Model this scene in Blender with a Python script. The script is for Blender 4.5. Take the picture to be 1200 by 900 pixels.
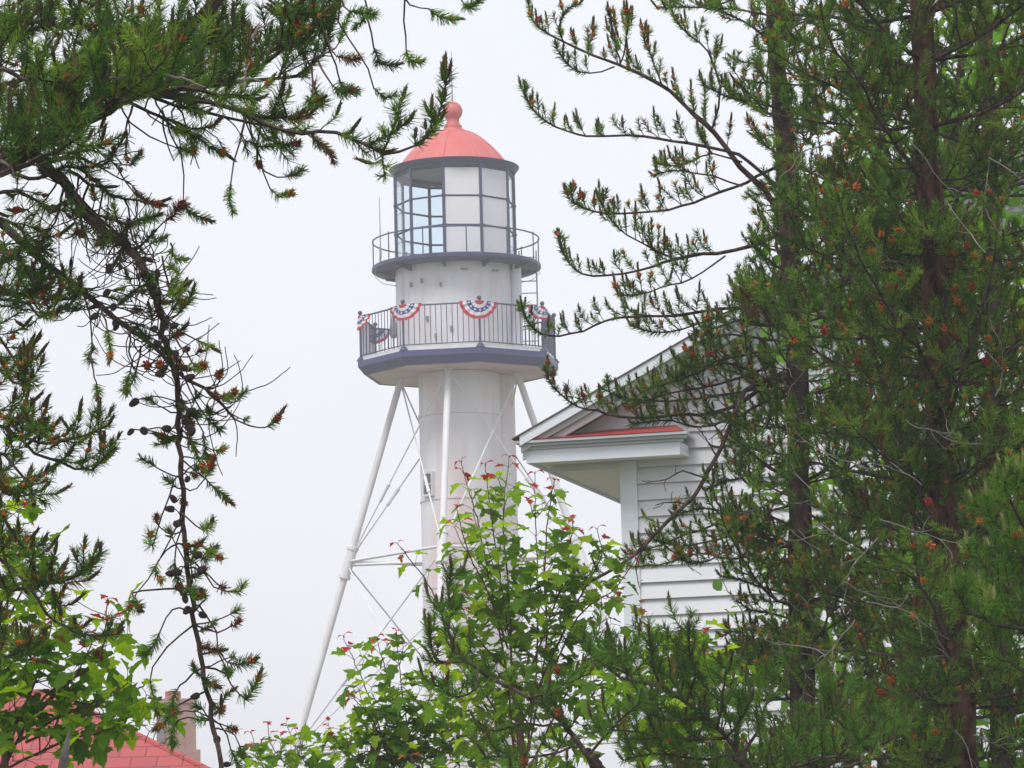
import bpy, math, random
import numpy as np
from mathutils import Matrix, Vector

for o in list(bpy.data.objects):
    bpy.data.objects.remove(o, do_unlink=True)
sc = bpy.context.scene
R = math.radians
# ------------------------------------------------------------------ camera
EYE = np.array([0.0, 0.0, 1.6])
PITCH, ROLL, FPX = 8.1, -1.5, 4500.0            # degrees, degrees, focal length in pixels of a 1200 px wide photo
cam_d = bpy.data.cameras.new('camera')
cam_d.sensor_width = 36.0
cam_d.lens = 36.0 * FPX / 1200.0
cam_d.clip_start = 0.1
cam_d.clip_end = 3000.0
cam = bpy.data.objects.new('camera', cam_d)
sc.collection.objects.link(cam)
CM = Matrix.Translation(Vector(EYE)) @ Matrix.Rotation(R(90 + PITCH), 4, 'X') @ Matrix.Rotation(R(ROLL), 4, 'Z')
cam.matrix_world = CM
sc.camera = cam
CR = np.array(CM.to_3x3())
# ------------------------------------------------------------------ world, sun, exposure
SUN_EL, SUN_AZ = 58.0, 205.0                     # soft sun through cloud, behind the camera and to its left
w = bpy.data.worlds.new('World')
sc.world = w
w.use_nodes = True
nt = w.node_tree
nt.nodes.clear()
sky = nt.nodes.new('ShaderNodeTexSky')
sky.sky_type = 'NISHITA'
sky.sun_disc = False
sky.sun_elevation = R(SUN_EL)
sky.sun_rotation = R(SUN_AZ)
sky.air_density = 1.0
sky.dust_density = 6.0
tc = nt.nodes.new('ShaderNodeTexCoord')
nz = nt.nodes.new('ShaderNodeTexNoise')
nz.inputs['Scale'].default_value = 5.0
nz.inputs['Detail'].default_value = 4.0
rp = nt.nodes.new('ShaderNodeValToRGB')
rp.color_ramp.elements[0].position = 0.3
rp.color_ramp.elements[0].color = (7.4, 7.6, 8.1, 1)
rp.color_ramp.elements[1].position = 0.7
rp.color_ramp.elements[1].color = (7.75, 7.93, 8.4, 1)
mx = nt.nodes.new('ShaderNodeMix')
mx.data_type = 'RGBA'
mx.inputs['Factor'].default_value = 0.93         # thick overcast over the clear sky
bg = nt.nodes.new('ShaderNodeBackground')
bg.inputs['Strength'].default_value = 0.0685
wo = nt.nodes.new('ShaderNodeOutputWorld')
nt.links.new(tc.outputs['Generated'], nz.inputs['Vector'])
nt.links.new(nz.outputs['Fac'], rp.inputs['Fac'])
nt.links.new(sky.outputs['Color'], mx.inputs['A'])
nt.links.new(rp.outputs['Color'], mx.inputs['B'])
nt.links.new(mx.outputs['Result'], bg.inputs['Color'])
nt.links.new(bg.outputs['Background'], wo.inputs['Surface'])
sd = bpy.data.lights.new('sun', 'SUN')
sd.energy = 1.5
sd.angle = R(25)
sd.color = (1.0, 0.96, 0.9)
so = bpy.data.objects.new('sun', sd)
sc.collection.objects.link(so)
az, el = R(SUN_AZ), R(SUN_EL)
sdir = Vector((math.sin(az) * math.cos(el), math.cos(az) * math.cos(el), math.sin(el)))
so.rotation_euler = sdir.to_track_quat('Z', 'Y').to_euler()
so.location = (0, 0, 60)
vs = sc.view_settings
vs.view_transform = 'Standard'
vs.look = 'None'
vs.gamma = 1.0
vs.use_curve_mapping = False
vs.exposure = 0.95
sc.cycles.max_bounces = 6
sc.cycles.diffuse_bounces = 3
sc.cycles.transmission_bounces = 6
sc.cycles.transparent_max_bounces = 12
sc.cycles.volume_bounces = 1
sc.cycles.use_denoising = True
sc.cycles.caustics_reflective = False
sc.cycles.caustics_refractive = False

# ------------------------------------------------------------------ helpers
UP = np.array([0, 0, 1.0])


def px(x, y, d):
    """world point seen at pixel (x, y) of the 1200x900 photo at depth d along the view axis"""
    return EYE + CR @ np.array([(x - 600) / FPX * d, -(y - 450) / FPX * d, -d])


def proj(p):
    q = (np.atleast_2d(p) - EYE) @ CR
    return 600 + FPX * q[:, 0] / -q[:, 2], 450 - FPX * q[:, 1] / -q[:, 2]


def unit(v):
    v = np.asarray(v, float)
    return v / max(np.linalg.norm(v), 1e-9)


def make_mesh(name, verts, faces, mats=None, fmat=None, tint=None, smooth=False):
    """faces: list of (k, n) index arrays"""
    me = bpy.data.meshes.new(name)
    verts = np.asarray(verts, np.float32)
    faces = [np.asarray(f, np.int32) for f in faces if len(f)]
    me.vertices.add(len(verts))
    me.vertices.foreach_set('co', verts.ravel())
    nl = sum(f.size for f in faces)
    nf = sum(len(f) for f in faces)
    me.loops.add(nl)
    me.loops.foreach_set('vertex_index', np.concatenate([f.ravel() for f in faces]))
    me.polygons.add(nf)
    tot = np.concatenate([np.full(len(f), f.shape[1], np.int32) for f in faces])
    st = np.concatenate([[0], np.cumsum(tot)[:-1]]).astype(np.int32)
    me.polygons.foreach_set('loop_start', st)
    me.polygons.foreach_set('loop_total', tot)
    if fmat is not None:
        me.polygons.foreach_set('material_index', np.asarray(fmat, np.int32))
    if tint is not None:
        a = me.attributes.new('tint', 'FLOAT', 'FACE')
        a.data.foreach_set('value', np.asarray(tint, np.float32))
    for m in (mats or []):
        me.materials.append(m)
    me.polygons.foreach_set('use_smooth', np.full(nf, bool(smooth)))
    me.update(calc_edges=True)
    return me


ORIG = {}


def link(name, me, parent=None):
    o = bpy.data.objects.new(name, me)
    sc.collection.objects.link(o)
    if parent is not None:
        o.parent = parent
        ORIG[o.name] = ORIG[parent.name]
    else:
        ORIG[o.name] = np.zeros(3)
    return o


def thing(name, label, cat, loc, group=None):
    o = bpy.data.objects.new(name, None)
    o.empty_display_size = 0.2
    sc.collection.objects.link(o)
    o.location = tuple(loc)
    ORIG[o.name] = np.asarray(loc, float)
    o['label'] = label
    o['category'] = cat
    if group:
        o['group'] = group
    return o


def structure(o, kind='structure'):
    o['kind'] = kind
    return o


class Geo:
    """collects polygons in world coordinates, then links them as ONE mesh object"""

    def __init__(s):
        s.v, s.f, s.m, s.n = [], {}, {}, 0

    def add(s, v, f, m=0):
        v = np.asarray(v, float).reshape(-1, 3)
        for fa in f:
            fa = np.asarray(fa)
            if fa.ndim == 1:
                fa = fa[None]
            s.f.setdefault(fa.shape[1], []).append(fa + s.n)
            s.m.setdefault(fa.shape[1], []).append(np.full(len(fa), m))
        s.v.append(v)
        s.n += len(v)
        return s

    def tube(s, pts, rad, sides=6, m=0, caps=False):
        pts = np.asarray(pts, float)
        n = len(pts)
        rad = np.broadcast_to(np.asarray(rad, float), (n,))
        t = np.gradient(pts, axis=0)
        t /= np.maximum(np.linalg.norm(t, axis=1, keepdims=True), 1e-9)
        avg = unit(pts[-1] - pts[0])
        ref = np.array([0, 0, 1.0]) if abs(avg[2]) < 0.75 else np.array([0, 1.0, 0])
        a = np.cross(t, ref)
        a /= np.maximum(np.linalg.norm(a, axis=1, keepdims=True), 1e-6)
        b = np.cross(t, a)
        th = np.arange(sides) * 2 * np.pi / sides
        v = pts[:, None] + rad[:, None, None] * (a[:, None] * np.cos(th)[None, :, None] + b[:, None] * np.sin(th)[None, :, None])
        i, j = np.meshgrid(np.arange(n - 1), np.arange(sides), indexing='ij')
        k = (j + 1) % sides
        q = np.stack([i * sides + j, i * sides + k, (i + 1) * sides + k, (i + 1) * sides + j], -1).reshape(-1, 4)
        f = [q]
        if caps:
            f += [np.arange(sides)[::-1], np.arange(sides) + (n - 1) * sides]
        return s.add(v, f, m)

    def box(s, c, size, m=0, rot=None):
        h = np.asarray(size, float) / 2
        v = np.array([[x, y, z] for x in (-1, 1) for y in (-1, 1) for z in (-1, 1)]) * h
        if rot is not None:
            v = v @ np.asarray(rot).T
        return s.add(v + np.asarray(c, float), [np.array([[0, 1, 3, 2], [4, 6, 7, 5], [0, 4, 5, 1], [2, 3, 7, 6], [0, 2, 6, 4], [1, 5, 7, 3]])], m)

    def lathe(s, c, prof, sides=48, m=0, a0=0.0, a1=None):
        """prof: list of (r, z); a0 in degrees measured from the side facing the camera, clockwise from above"""
        prof = np.asarray(prof, float)
        n = len(prof)
        full = a1 is None
        k = sides if full else sides + 1
        th = R(a0) + np.arange(k) * (2 * np.pi / sides if full else R(a1 - a0) / sides)
        v = np.stack([prof[:, 0, None] * np.sin(th), -prof[:, 0, None] * np.cos(th), np.repeat(prof[:, 1, None], k, 1)], -1) + np.asarray(c, float)
        i, j = np.meshgrid(np.arange(n - 1), np.arange(sides), indexing='ij')
        kk = (j + 1) % k
        q = np.stack([i * k + j, i * k + kk, (i + 1) * k + kk, (i + 1) * k + j], -1).reshape(-1, 4)
        return s.add(v.reshape(-1, 3), [q], m)

    def build(s, name, mats, parent=None, smooth=False, tint=None):
        org = ORIG[parent.name] if parent is not None else np.zeros(3)
        if not isinstance(mats, (list, tuple)):
            mats = [mats]
        ks = list(s.f)
        faces = [np.concatenate(s.f[k]) for k in ks]
        fm = np.concatenate([np.concatenate(s.m[k]) for k in ks])
        me = make_mesh(name, np.concatenate(s.v) - org, faces, mats, fm, tint, smooth)
        return link(name, me, parent)


def smooth_by_angle(o, ang=35):
    me = o.data
    me.polygons.foreach_set('use_smooth', np.ones(len(me.polygons), bool))
    try:
        me.set_sharp_from_angle(angle=R(ang))
    except Exception:
        pass
    return o


def mat(name, col, rough=0.6, col2=None, scale=4.0, bump=0.0, bscale=None, spec=0.5, detail=5.0, contrast=(0.35, 0.65), metallic=0.0, stretch=None):
    m = bpy.data.materials.new(name)
    m.use_nodes = True
    t = m.node_tree
    p = t.nodes['Principled BSDF']
    p.inputs['Base Color'].default_value = (*col, 1)
    p.inputs['Roughness'].default_value = rough
    p.inputs['Specular IOR Level'].default_value = spec
    p.inputs['Metallic'].default_value = metallic
    if col2 is not None or bump:
        c = t.nodes.new('ShaderNodeTexCoord')
        vec = c.outputs['Object']
        if stretch:
            mp = t.nodes.new('ShaderNodeMapping')
            mp.inputs['Scale'].default_value = stretch
            t.links.new(vec, mp.inputs['Vector'])
            vec = mp.outputs['Vector']
        n = t.nodes.new('ShaderNodeTexNoise')
        n.inputs['Scale'].default_value = scale
        n.inputs['Detail'].default_value = detail
        t.links.new(vec, n.inputs['Vector'])
        if col2 is not None:
            r = t.nodes.new('ShaderNodeValToRGB')
            r.color_ramp.elements[0].position = contrast[0]
            r.color_ramp.elements[0].color = (*col, 1)
            r.color_ramp.elements[1].position = contrast[1]
            r.color_ramp.elements[1].color = (*col2, 1)
            t.links.new(n.outputs['Fac'], r.inputs['Fac'])
            t.links.new(r.outputs['Color'], p.inputs['Base Color'])
        if bump:
            n2 = t.nodes.new('ShaderNodeTexNoise')
            n2.inputs['Scale'].default_value = bscale or scale * 3
            n2.inputs['Detail'].default_value = 4
            t.links.new(vec, n2.inputs['Vector'])
            b = t.nodes.new('ShaderNodeBump')
            b.inputs['Strength'].default_value = bump
            b.inputs['Distance'].default_value = 0.02
            t.links.new(n2.outputs['Fac'], b.inputs['Height'])
            t.links.new(b.outputs['Normal'], p.inputs['Normal'])
    return m


def leaf_mat(name, stops, trans=0.4, tcol=None, rough=0.5, mottle=False):
    """diffuse and translucent leaf; stops is a list of colours picked by the per-leaf attribute 'tint'"""
    m = bpy.data.materials.new(name)
    m.use_nodes = True
    t = m.node_tree
    p = t.nodes['Principled BSDF']
    p.inputs['Roughness'].default_value = rough
    p.inputs['Specular IOR Level'].default_value = 0.16 if mottle else 0.05
    a = t.nodes.new('ShaderNodeAttribute')
    a.attribute_name = 'tint'
    r = t.nodes.new('ShaderNodeValToRGB')
    els = r.color_ramp.elements
    while len(els) < len(stops):
        els.new(0.5)
    for i, c in enumerate(stops):
        els[i].position = i / max(1, len(stops) - 1)
        els[i].color = (*c, 1)
    t.links.new(a.outputs['Fac'], r.inputs['Fac'])
    ntx = t.nodes.new('ShaderNodeTexNoise')
    ntx.inputs['Scale'].default_value = 55
    tcx = t.nodes.new('ShaderNodeTexCoord')
    t.links.new(tcx.outputs['Object'], ntx.inputs['Vector'])
    add = t.nodes.new('ShaderNodeMath')
    add.operation = 'MULTIPLY_ADD'
    add.inputs[1].default_value = 0.3
    t.links.new(ntx.outputs['Fac'], add.inputs[0])
    sub = t.nodes.new('ShaderNodeMath')
    sub.operation = 'SUBTRACT'
    sub.inputs[1].default_value = 0.15
    t.links.new(a.outputs['Fac'], sub.inputs[0])
    t.links.new(sub.outputs[0], add.inputs[2])
    if mottle:
        t.links.new(add.outputs[0], r.inputs['Fac'])
    t.links.new(r.outputs['Color'], p.inputs['Base Color'])
    tr = t.nodes.new('ShaderNodeBsdfTranslucent')
    mu = t.nodes.new('ShaderNodeMix')
    mu.data_type = 'RGBA'
    mu.blend_type = 'MULTIPLY'
    mu.inputs['Factor'].default_value = 1.0
    mu.inputs['B'].default_value = (*(tcol or (1.6, 1.6, 0.8)), 1)
    t.links.new(r.outputs['Color'], mu.inputs['A'])
    t.links.new(mu.outputs['Result'], tr.inputs['Color'])
    ms = t.nodes.new('ShaderNodeMixShader')
    ms.inputs['Fac'].default_value = trans
    out = t.nodes['Material Output']
    t.links.new(p.outputs['BSDF'], ms.inputs[1])
    t.links.new(tr.outputs['BSDF'], ms.inputs[2])
    t.links.new(ms.outputs['Shader'], out.inputs['Surface'])
    return m


M = {}
M['white'] = mat('white_paint', (0.69, 0.69, 0.73), 0.5, (0.6, 0.585, 0.61), 3, 0.06, 9, stretch=(1.6, 1.6, 0.35))
M['white_rusty'] = mat('white_paint_with_rust_bloom', (0.68, 0.675, 0.715), 0.55, (0.63, 0.51, 0.52), 1.3, 0.08, 9, contrast=(0.4, 0.72), stretch=(2.2, 2.2, 0.3))
M['soffit'] = mat('mottled_pink_soffit_paint', (0.68, 0.55, 0.56), 0.6, (0.58, 0.36, 0.36), 1.2, 0.05, 9, contrast=(0.35, 0.75))  # pale pink mottled with a deeper pink by noise
M['black'] = mat('dark_iron_paint', (0.018, 0.024, 0.075), 0.45, (0.026, 0.032, 0.095), 5, 0.05, 20)
M['deckblue'] = mat('dark_blue_deck_paint', (0.02, 0.027, 0.115), 0.45, (0.028, 0.036, 0.14), 5, 0.05, 20)
M['dome'] = mat('red_dome_paint', (0.52, 0.07, 0.068), 0.5, (0.5, 0.12, 0.11), 3.5, 0.06, 12, contrast=(0.3, 0.7), stretch=(1, 1, 0.3))
M['glass'] = bpy.data.materials.new('lantern_glass')
M['glass'].use_nodes = True
_t = M['glass'].node_tree
_tr = _t.nodes.new('ShaderNodeBsdfTransparent')
_tr.inputs['Color'].default_value = (0.86, 0.93, 0.97, 1)
_gl = _t.nodes.new('ShaderNodeBsdfGlossy')
_gl.inputs['Roughness'].default_value = 0.03
_fw = _t.nodes.new('ShaderNodeLayerWeight')
_fr = _t.nodes.new('ShaderNodeMath')
_fr.operation = 'POWER'
_fr.inputs[1].default_value = 4.0
_t.links.new(_fw.outputs['Facing'], _fr.inputs[0])
_ms = _t.nodes.new('ShaderNodeMixShader')
_t.links.new(_fr.outputs[0], _ms.inputs[0])
_t.links.new(_tr.outputs[0], _ms.inputs[1])
_t.links.new(_gl.outputs[0], _ms.inputs[2])
_t.links.new(_ms.outputs[0], _t.nodes['Material Output'].inputs['Surface'])
M['window'] = mat('dark_window_glass', (0.03, 0.04, 0.06), 0.1)
M['panel'] = mat('white_lantern_panel', (0.66, 0.66, 0.7), 0.6, (0.61, 0.61, 0.65), 1.5)
M['cloth_red'] = mat('bunting_red', (0.62, 0.006, 0.05), 0.8, (0.5, 0.006, 0.04), 9)
M['cloth_white'] = mat('bunting_white', (0.8, 0.8, 0.82), 0.8)
M['cloth_blue'] = mat('bunting_blue', (0.014, 0.03, 0.28), 0.8, (0.02, 0.03, 0.2), 9)
for k_, c_ in (('cloth_red', (0.8, 0.02, 0.09)), ('cloth_white', (0.85, 0.85, 0.87)), ('cloth_blue', (0.05, 0.08, 0.5))):
    # thin flag cloth lets daylight through
    t_ = M[k_].node_tree
    tr_ = t_.nodes.new('ShaderNodeBsdfTranslucent')
    tr_.inputs['Color'].default_value = (*c_, 1)
    ms_ = t_.nodes.new('ShaderNodeMixShader')
    ms_.inputs['Fac'].default_value = 0.45
    t_.links.new(t_.nodes['Principled BSDF'].outputs[0], ms_.inputs[1])
    t_.links.new(tr_.outputs[0], ms_.inputs[2])
    t_.links.new(ms_.outputs[0], t_.nodes['Material Output'].inputs['Surface'])
M['grey'] = mat('grey_metal', (0.25, 0.26, 0.28), 0.5, (0.2, 0.2, 0.22), 6)
M['siding'] = mat('white_clapboard_paint', (0.62, 0.63, 0.68), 0.5, (0.54, 0.55, 0.6), 1.6, 0.08, 6, stretch=(0.4, 0.4, 2.5))
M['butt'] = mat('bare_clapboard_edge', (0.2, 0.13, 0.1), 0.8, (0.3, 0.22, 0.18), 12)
M['trim'] = mat('white_trim_paint', (0.62, 0.66, 0.72), 0.45, (0.55, 0.59, 0.65), 3, 0.04, 12)
M['greytrim'] = mat('grey_moulding_paint', (0.42, 0.44, 0.47), 0.5, (0.36, 0.38, 0.4), 4)
M['sofwhite'] = mat('soffit_panel_paint', (0.74, 0.72, 0.68), 0.6, (0.7, 0.67, 0.62), 2)
M['roofedge'] = mat('dark_shingle_roofing', (0.07, 0.05, 0.05), 0.8, (0.12, 0.07, 0.07), 10, 0.2, 30)
M['redmetal'] = mat('red_return_roofing', (0.4, 0.035, 0.03), 0.5, (0.3, 0.03, 0.028), 14, 0.15, 30)
M['bark'] = mat('pine_bark', (0.028, 0.02, 0.018), 0.9, (0.1, 0.07, 0.062), 30, 0.9, 50, spec=0.1, stretch=(1, 1, 0.5))
M['redbark'] = mat('scaly_reddish_bark', (0.022, 0.014, 0.012), 0.9, (0.14, 0.075, 0.055), 30, 1.0, 45, spec=0.1, stretch=(1, 1, 0.4))
M['deadwood'] = mat('weathered_grey_wood', (0.13, 0.12, 0.115), 0.9, (0.23, 0.21, 0.2), 18, 0.5, 40, spec=0.2)
M['stem'] = mat('maple_stem', (0.1, 0.055, 0.045), 0.8, (0.15, 0.08, 0.06), 20, spec=0.2)
M['needle'] = leaf_mat('pine_needles', [(0.033, 0.074, 0.013), (0.06, 0.142, 0.019), (0.112, 0.22, 0.026), (0.215, 0.31, 0.034), (0.14, 0.07, 0.03)], 0.27, (1.6, 1.7, 0.7))
M['needle_young'] = leaf_mat('young_pine_needles', [(0.045, 0.108, 0.018), (0.08, 0.178, 0.024), (0.14, 0.26, 0.032)], 0.3, (1.6, 1.7, 0.7))
M['candle'] = leaf_mat('new_shoot_scales', [(0.05, 0.04, 0.022), (0.085, 0.07, 0.03), (0.12, 0.1, 0.04)], 0.2, (1.4, 1.2, 0.7))
M['candle_pale'] = leaf_mat('pale_new_shoots', [(0.16, 0.19, 0.06), (0.24, 0.25, 0.09), (0.3, 0.26, 0.13)], 0.25, (1.3, 1.3, 0.8))
M['pollen'] = mat('orange_red_pollen_cone', (0.46, 0.07, 0.015), 0.7, (0.5, 0.16, 0.03), 60, spec=0.2)
M['pollen_red'] = mat('crimson_pollen_cone', (0.3, 0.018, 0.018), 0.7, (0.34, 0.04, 0.02), 60, spec=0.2)
M['cone'] = mat('brown_seed_cone', (0.035, 0.024, 0.022), 0.85, (0.07, 0.05, 0.045), 60, 0.6, 90, spec=0.2)
M['maple'] = leaf_mat('maple_leaves', [(0.065, 0.16, 0.012), (0.11, 0.24, 0.014), (0.19, 0.34, 0.016), (0.32, 0.48, 0.02)], 0.6, (1.7, 1.6, 0.4), mottle=True)
M['maple_young'] = leaf_mat('young_red_maple_leaves', [(0.4, 0.02, 0.035), (0.42, 0.035, 0.03), (0.3, 0.1, 0.02), (0.2, 0.14, 0.02)], 0.4, (1.5, 1.1, 0.9), mottle=True)
M['broad'] = leaf_mat('broadleaf_foliage', [(0.06, 0.15, 0.014), (0.09, 0.22, 0.018), (0.14, 0.29, 0.02)], 0.52, (1.6, 1.6, 0.6), mottle=True)

rng = np.random.default_rng(7)

# ------------------------------------------------------------------ ground and air
g = Geo()
GN = 40
gx = np.linspace(-420, 420, GN)
gy = np.linspace(-60, 780, GN)
X, Y = np.meshgrid(gx, gy, indexing='ij')
Z = 0.0 * X
ii, jj = np.meshgrid(np.arange(GN - 1), np.arange(GN - 1), indexing='ij')
q = np.stack([ii * GN + jj, (ii + 1) * GN + jj, (ii + 1) * GN + jj + 1, ii * GN + jj + 1], -1).reshape(-1, 4)
g.add(np.stack([X, Y, Z], -1).reshape(-1, 3), [q])
M['ground'] = mat('sandy_grass', (0.05, 0.085, 0.03), 0.95, (0.2, 0.17, 0.11), 0.35, 0.4, 30, spec=0.1)
structure(g.build('ground', M['ground']))

hz = Geo()
hz.box((0, 360, 12.5), (900, 880, 27.4))
hm = bpy.data.materials.new('thin_sea_mist')
hm.use_nodes = True
ht = hm.node_tree
ht.nodes.clear()
pv = ht.nodes.new('ShaderNodeVolumePrincipled')
pv.inputs['Color'].default_value = (0.93, 0.93, 1.0, 1)
pv.inputs['Density'].default_value = 0.002
pv.inputs['Anisotropy'].default_value = 0.2
ho = ht.nodes.new('ShaderNodeOutputMaterial')
ht.links.new(pv.outputs['Volume'], ho.inputs['Volume'])
structure(hz.build('haze', hm), 'stuff')

# ------------------------------------------------------------------ lighthouse
DT = 85.0
axis = px(537.5, 424, DT)
TB = np.array([axis[0], axis[1], 0.0])
tower = thing('lighthouse', 'white iron skeleton lighthouse with red domed lantern rising behind the trees', 'lighthouse', TB)


def tz(y):
    """height of the tower's axis seen at photo row y"""
    d = unit(px(537.5 + (y - 424) * 0.026, y, 1.0) - EYE)
    k = (TB[1] - EYE[1]) / d[1]
    return EYE[2] + d[2] * k


def C(z=0.0):
    return TB + np.array([0, 0, z])


def pol(r, a, z):
    return TB + np.array([r * math.sin(R(a)), -r * math.cos(R(a)), z])


z0 = tz(424.5)        # gallery deck
z1 = tz(312)          # lantern gallery deck
zl = tz(205)          # lantern cornice, lower edge
zd = zl + 0.12        # dome springing
VA = 13.3             # one octagon corner
LEG = VA - 22.5       # legs stand at the middle of every second side
# column
g = Geo()
g.lathe(C(), [(0.92, 0), (0.92, tz(875)), (0.9, z0 - 0.3)], 56)
for y in (488, 587, 690, 800):
    z = tz(y)
    g.lathe(C(), [(0.9, z + 0.035), (0.925, z + 0.03), (0.925, z - 0.03), (0.9, z - 0.035)], 56)
col = smooth_by_angle(g.build('column', M['white_rusty'], tower))
g = Geo()
g.lathe(C() + np.array([0.79, 0.42, 0]), [(0.43, 0), (0.43, z0 - 0.3)], 32)
smooth_by_angle(g.build('service_shaft', M['white_rusty'], tower))
# small window in the column
wa = -50.0
wz = tz(570)
rw = np.array([[math.cos(R(wa)), -math.sin(R(wa)), 0], [math.sin(R(wa)), math.cos(R(wa)), 0], [0, 0, 1]])
wp = pol(0.9, wa, wz)
outv = np.array([math.sin(R(wa)), -math.cos(R(wa)), 0])
g = Geo()
for sx in (-1, 1):
    g.box(wp + rw @ np.array([sx * 0.155, -0.02, 0]), (0.04, 0.12, 0.54), rot=rw)
for sz in (-1, 1):
    g.box(wp + rw @ np.array([0, -0.02, sz * 0.246]), (0.268, 0.119, 0.05), rot=rw)
g.box(wp + rw @ np.array([0, -0.03, 0]), (0.268, 0.06, 0.022), rot=rw)
wf = g.build('window', M['white'], tower)
g = Geo()
g.box(wp + rw @ np.array([0, -0.022, 0]), (0.267, 0.05, 0.438), rot=rw)
g.build('pane', M['window'], wf)


def octa(r, z):
    return [pol(r, VA + 45 * k, z) for k in range(8)]


# gallery deck, fascia and soffit
g = Geo()
g.lathe(C(), [(0.02, z0), (2.27, z0), (2.27, z0 - 0.13), (2.13, z0 - 0.3), (2.05, z0 - 0.3), (2.05, z0 - 0.26)], 8, a0=VA)
gd = g.build('gallery_deck', M['deckblue'], tower)
g = Geo()
g.lathe(C(), [(2.046, z0 - 0.29), (0.6, z0 - 0.29)], 8, a0=VA)
g.build('soffit', M['soffit'], gd)
g = Geo()
g.lathe(C(), [(2.19, z0 + 0.003), (2.19, z0 + 0.1), (2.12, z0 + 0.1), (2.12, z0 + 0.003)], 8, a0=VA)
g.build('kerb', M['white'], gd)
# railing
g = Geo()
RH = 0.99
for k in range(8):
    a, b = pol(2.2, VA + 45 * k, 0), pol(2.2, VA + 45 * (k + 1), 0)
    for h, rr in ((RH, 0.02), (0.13, 0.014)):
        g.tube([a + (0, 0, z0 + h), b + (0, 0, z0 + h)], rr, 6)
    for i in range(1, 14):
        p = a + (b - a) * i / 14
        g.tube([p + (0, 0, z0 + 0.13), p + (0, 0, z0 + RH)], 0.0095, 5)
rail = g.build('gallery_railing', M['black'], tower)
for k in range(8):
    g = Geo()
    p = pol(2.2, VA + 45 * k, z0)
    g.tube([p, p + (0, 0, RH + 0.03)], 0.025, 7, caps=True)
    g.lathe(p, [(0.1, 0.004), (0.09, 0.03), (0.05, 0.09), (0.03, 0.1)], 8)
    rail_post = g.build('post', M['black'], rail)
    g = Geo()
    g.lathe(p, [(0.001, RH + 0.02)] + [(0.05 * math.cos(R(t)), RH + 0.09 + 0.05 * math.sin(R(t))) for t in range(-75, 90, 15)] + [(0.001, RH + 0.14)], 16)
    smooth_by_angle(g.build('finial', M['black'], rail), 60)
# watch room
g = Geo()
g.lathe(C(), [(1.4, z0 + 0.003), (1.4, z0 + 0.16), (1.36, z0 + 0.18), (1.36, z1 - 0.11)], 64)
for a in (-60, -24, 30, 66, 110, 160, 210, 260):
    p = pol(1.355, a, 0)
    g.tube([p + (0, 0, z0 + 0.18), p + (0, 0, z1 - 0.12)], 0.014, 6)
watch = smooth_by_angle(g.build('watch_room', M['white'], tower))
g = Geo()
p = pol(1.44, 66, 0)
g.tube([p + (0, 0, z0 + 0.01), p + (0, 0, z1 - 0.11)], 0.12, 14)
smooth_by_angle(g.build('downpipe', M['white'], tower), 60)
for a, dz, wd in ((-46, 0.55, 0.05), (-33, 0.5, 0.04), (-14, 0.62, 0.04), (8, 0.3, 0.16), (39, 0.3, 0.14), (-28, 1.35, 0.05), (-5, 1.6, 0.06), (-20, 1.75, 0.04)):
    a_ = R(a)
    rr = np.array([[math.cos(a_), -math.sin(a_), 0], [math.sin(a_), math.cos(a_), 0], [0, 0, 1]])
    g = Geo()
    g.box(pol(1.375, a, z1 - dz), (wd, 0.06, 0.04 if wd > 0.1 else 0.1), rot=rr)
    g.build('bracket', M['grey'], watch)
# lantern gallery
g = Geo()
g.lathe(C(), [(0.02, z1), (1.86, z1), (1.88, z1 - 0.02), (1.88, z1 - 0.09), (1.84, z1 - 0.115), (1.3, z1 - 0.115)], 72)
lg = smooth_by_angle(g.build('lantern_deck', M['black'], tower), 40)
for k in range(10):
    a = -9.7 + 36 * k
    g = Geo()
    p, q_ = pol(1.37, a, z1 - 0.118), pol(1.8, a, z1 - 0.118)
    t = np.array([math.cos(R(a)), math.sin(R(a)), 0]) * 0.02
    v = [p - t, q_ - t, q_ - t - (0, 0, 0.03), p - t - (0, 0, 0.12), p + t, q_ + t, q_ + t - (0, 0, 0.03), p + t - (0, 0, 0.12)]
    g.add(v, [np.array([[0, 1, 2, 3], [7, 6, 5, 4], [0, 4, 5, 1], [1, 5, 6, 2], [2, 6, 7, 3], [3, 7, 4, 0]])])
    g.build('bracket', M['black'], lg)
g = Geo()
th = np.linspace(0, 360, 73)
g.tube([pol(1.85, a, z1 + 0.57) for a in th], 0.017, 6)
for a in np.arange(12) * 30 + 8:
    g.tube([pol(1.85, a, z1), pol(1.85, a, z1 + 0.61)], 0.013, 6)
smooth_by_angle(g.build('lantern_railing', M['black'], tower), 60)
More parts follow.
